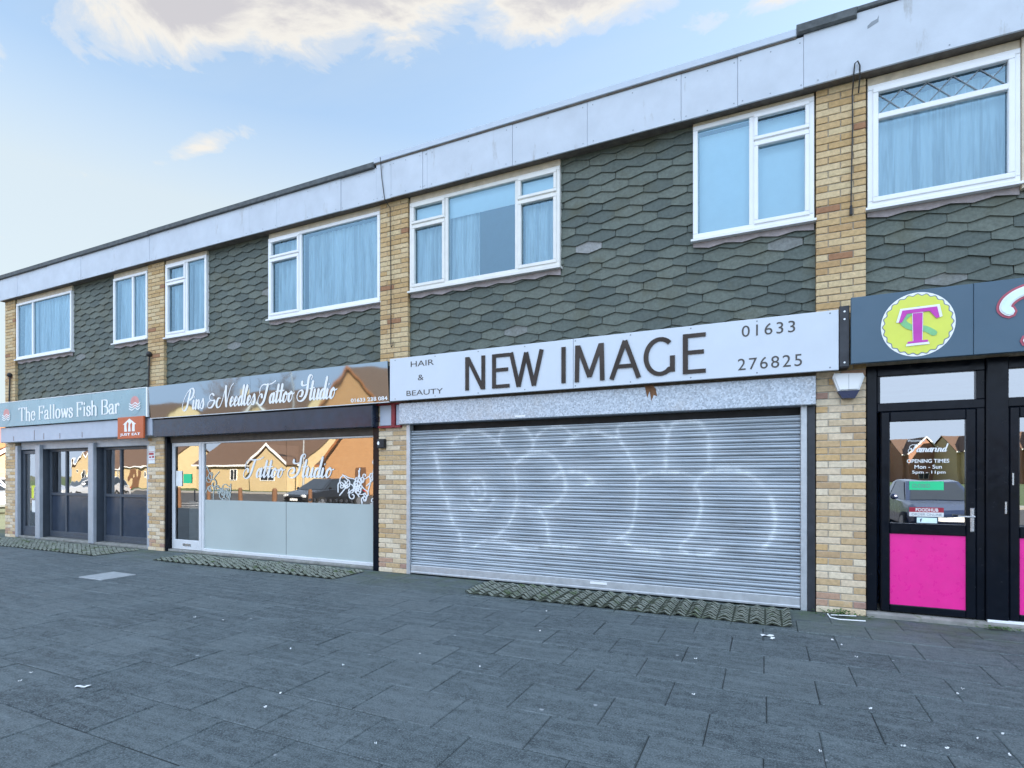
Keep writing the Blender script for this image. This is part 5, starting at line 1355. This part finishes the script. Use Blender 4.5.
mb = MB(); mb.bbox(-34.62, -34.38, -25.2, -24.5, 6.84, 6.97, .02); mb.build('lamp_head', M['alu'], t)

# ---------------------------------------------------------------- sky, sun, camera
SUN_EL, SUN_AZ = rad(24), rad(52)        # azimuth clockwise from +y: the sun stands behind the terrace
w = bpy.data.worlds.new('World'); SC.world = w; w.use_nodes = True
nt = w.node_tree; bg = nt.nodes['Background']
sky = N(nt, 'ShaderNodeTexSky', sky_type='NISHITA', sun_disc=False, sun_elevation=SUN_EL, sun_rotation=SUN_AZ, altitude=50, air_density=1.0, dust_density=.7, ozone_density=1.6)
tc = N(nt, 'ShaderNodeTexCoord').outputs['Generated']
sp = N(nt, 'ShaderNodeSeparateXYZ'); nt.links.new(tc, sp.inputs[0])
def m(op, a, b=None, c=None, clamp=False):
    n = N(nt, 'ShaderNodeMath', operation=op, use_clamp=clamp)
    for s_, v in zip(n.inputs, (a, b, c)):
        if v is None: continue
        if isinstance(v, (int, float)): s_.default_value = v
        else: nt.links.new(v, s_)
    return n.outputs[0]
zc = m('MAXIMUM', sp.outputs[2], .04)
px_, py_ = m('DIVIDE', sp.outputs[0], zc), m('DIVIDE', sp.outputs[1], zc)
cv = N(nt, 'ShaderNodeCombineXYZ'); nt.links.new(px_, cv.inputs[0]); nt.links.new(py_, cv.inputs[1])
P3 = cv.outputs[0]
def blob(cx, cy, rx, ry):
    a = m('DIVIDE', m('SUBTRACT', px_, cx), rx); b = m('DIVIDE', m('SUBTRACT', py_, cy), ry)
    return m('SUBTRACT', 1.0, m('SQRT', m('ADD', m('MULTIPLY', a, a), m('MULTIPLY', b, b))), clamp=False)
big = None
for args in CLOUDS:
    q = blob(*args[:4]); q = m('MULTIPLY', m('MAXIMUM', q, -1.0), args[4])
    big = q if big is None else m('MAXIMUM', big, q)
n1 = noise(nt, P3, 4.2, 10, .64, .5); n2 = noise(nt, P3, 1.3, 6, .6)
dens = m('ADD', big, m('MULTIPLY', m('SUBTRACT', n1.outputs[0], .5), 2.2))
scat = m('MULTIPLY', m('SUBTRACT', n2.outputs[0], .72), 2.6)         # scattered cumulus everywhere else
scat = m('ADD', scat, m('MULTIPLY', m('SUBTRACT', n1.outputs[0], .5), .8))
dens = m('MAXIMUM', dens, m('SUBTRACT', scat, .12))
mask = ramp(nt, [(.0, 0.0), (.18, .35), (.55, 1.0)], 'EASE'); nt.links.new(dens, mask.inputs[0])
core = ramp(nt, [(.50, 0.0), (1.25, 1.0)], 'EASE'); nt.links.new(dens, core.inputs[0])
lit = mixc(nt, core.outputs[0], CLOUD_LIT, CLOUD_CORE)
# thin high veil, stronger to the horizon
n3 = noise(nt, mapping(nt, P3, (.35, 1.2, 1)), 1.1, 6, .6)
veil = ramp(nt, [(.35, 0.0), (.75, .55)]); nt.links.new(n3.outputs[0], veil.inputs[0])
hz = ramp(nt, [(0.0, .98), (.40, .86), (.60, .0)]); nt.links.new(sp.outputs[2], hz.inputs[0])
vh = m('MAXIMUM', m('MULTIPLY_ADD', veil.outputs[0], .45, .24), hz.outputs[0])
c0 = mixc(nt, vh, mixc(nt, 1.0, sky.outputs[0], (.80, .86, .84), 'MULTIPLY'), CLOUD_VEIL)
sf = N(nt, 'ShaderNodeMapRange', interpolation_type='SMOOTHSTEP'); sf.inputs[1].default_value = .25; sf.inputs[2].default_value = -.45; nt.links.new(sp.outputs[1], sf.inputs[0])   # sky opposite the sun brightened as an added fill for the shop fronts
el = ramp(nt, [(.0, .62), (.2, .68), (.55, 1.0), (1.0, 1.0)]); nt.links.new(sp.outputs[2], el.inputs[0])
sky_fill = mixc(nt, 1.0, SOUTH_FILL, el.outputs[0], 'MULTIPLY')
c0 = mixc(nt, m('MULTIPLY', sf.outputs[0], .85), c0, sky_fill)
fin = mixc(nt, m('MULTIPLY', mask.outputs[0], .93), c0, lit)
nt.links.new(fin, bg.inputs[0]); bg.inputs[1].default_value = SKY_STRENGTH

L = bpy.data.lights.new('sun', 'SUN'); L.energy = SUN_ENERGY; L.angle = rad(.53); L.color = (1, .91, .78)
so_ = bpy.data.objects.new('sun', L); COL.objects.link(so_)
d_ = Vector((math.sin(SUN_AZ) * math.cos(SUN_EL), math.cos(SUN_AZ) * math.cos(SUN_EL), math.sin(SUN_EL)))
so_.rotation_euler = d_.to_track_quat('Z', 'Y').to_euler(); so_.location = (20, 30, 40)

cam = bpy.data.cameras.new('camera'); cam.sensor_width = 36; cam.lens = 544 / 1024 * 36; cam.shift_y = 91 / 1024
cam.clip_start = .05; cam.clip_end = 3000
co_ = bpy.data.objects.new('camera', cam); COL.objects.link(co_)
co_.location = (0, -6.8, 1.5); co_.rotation_euler = (PI / 2, 0, math.atan(544 / 1170))
SC.camera = co_
v = SC.view_settings; v.view_transform = 'Standard'; v.look = 'None'; v.exposure = EXPOSURE; v.gamma = 1; v.use_curve_mapping = False
SC.cycles.max_bounces = 8; SC.cycles.transparent_max_bounces = 12; SC.cycles.use_denoising = True
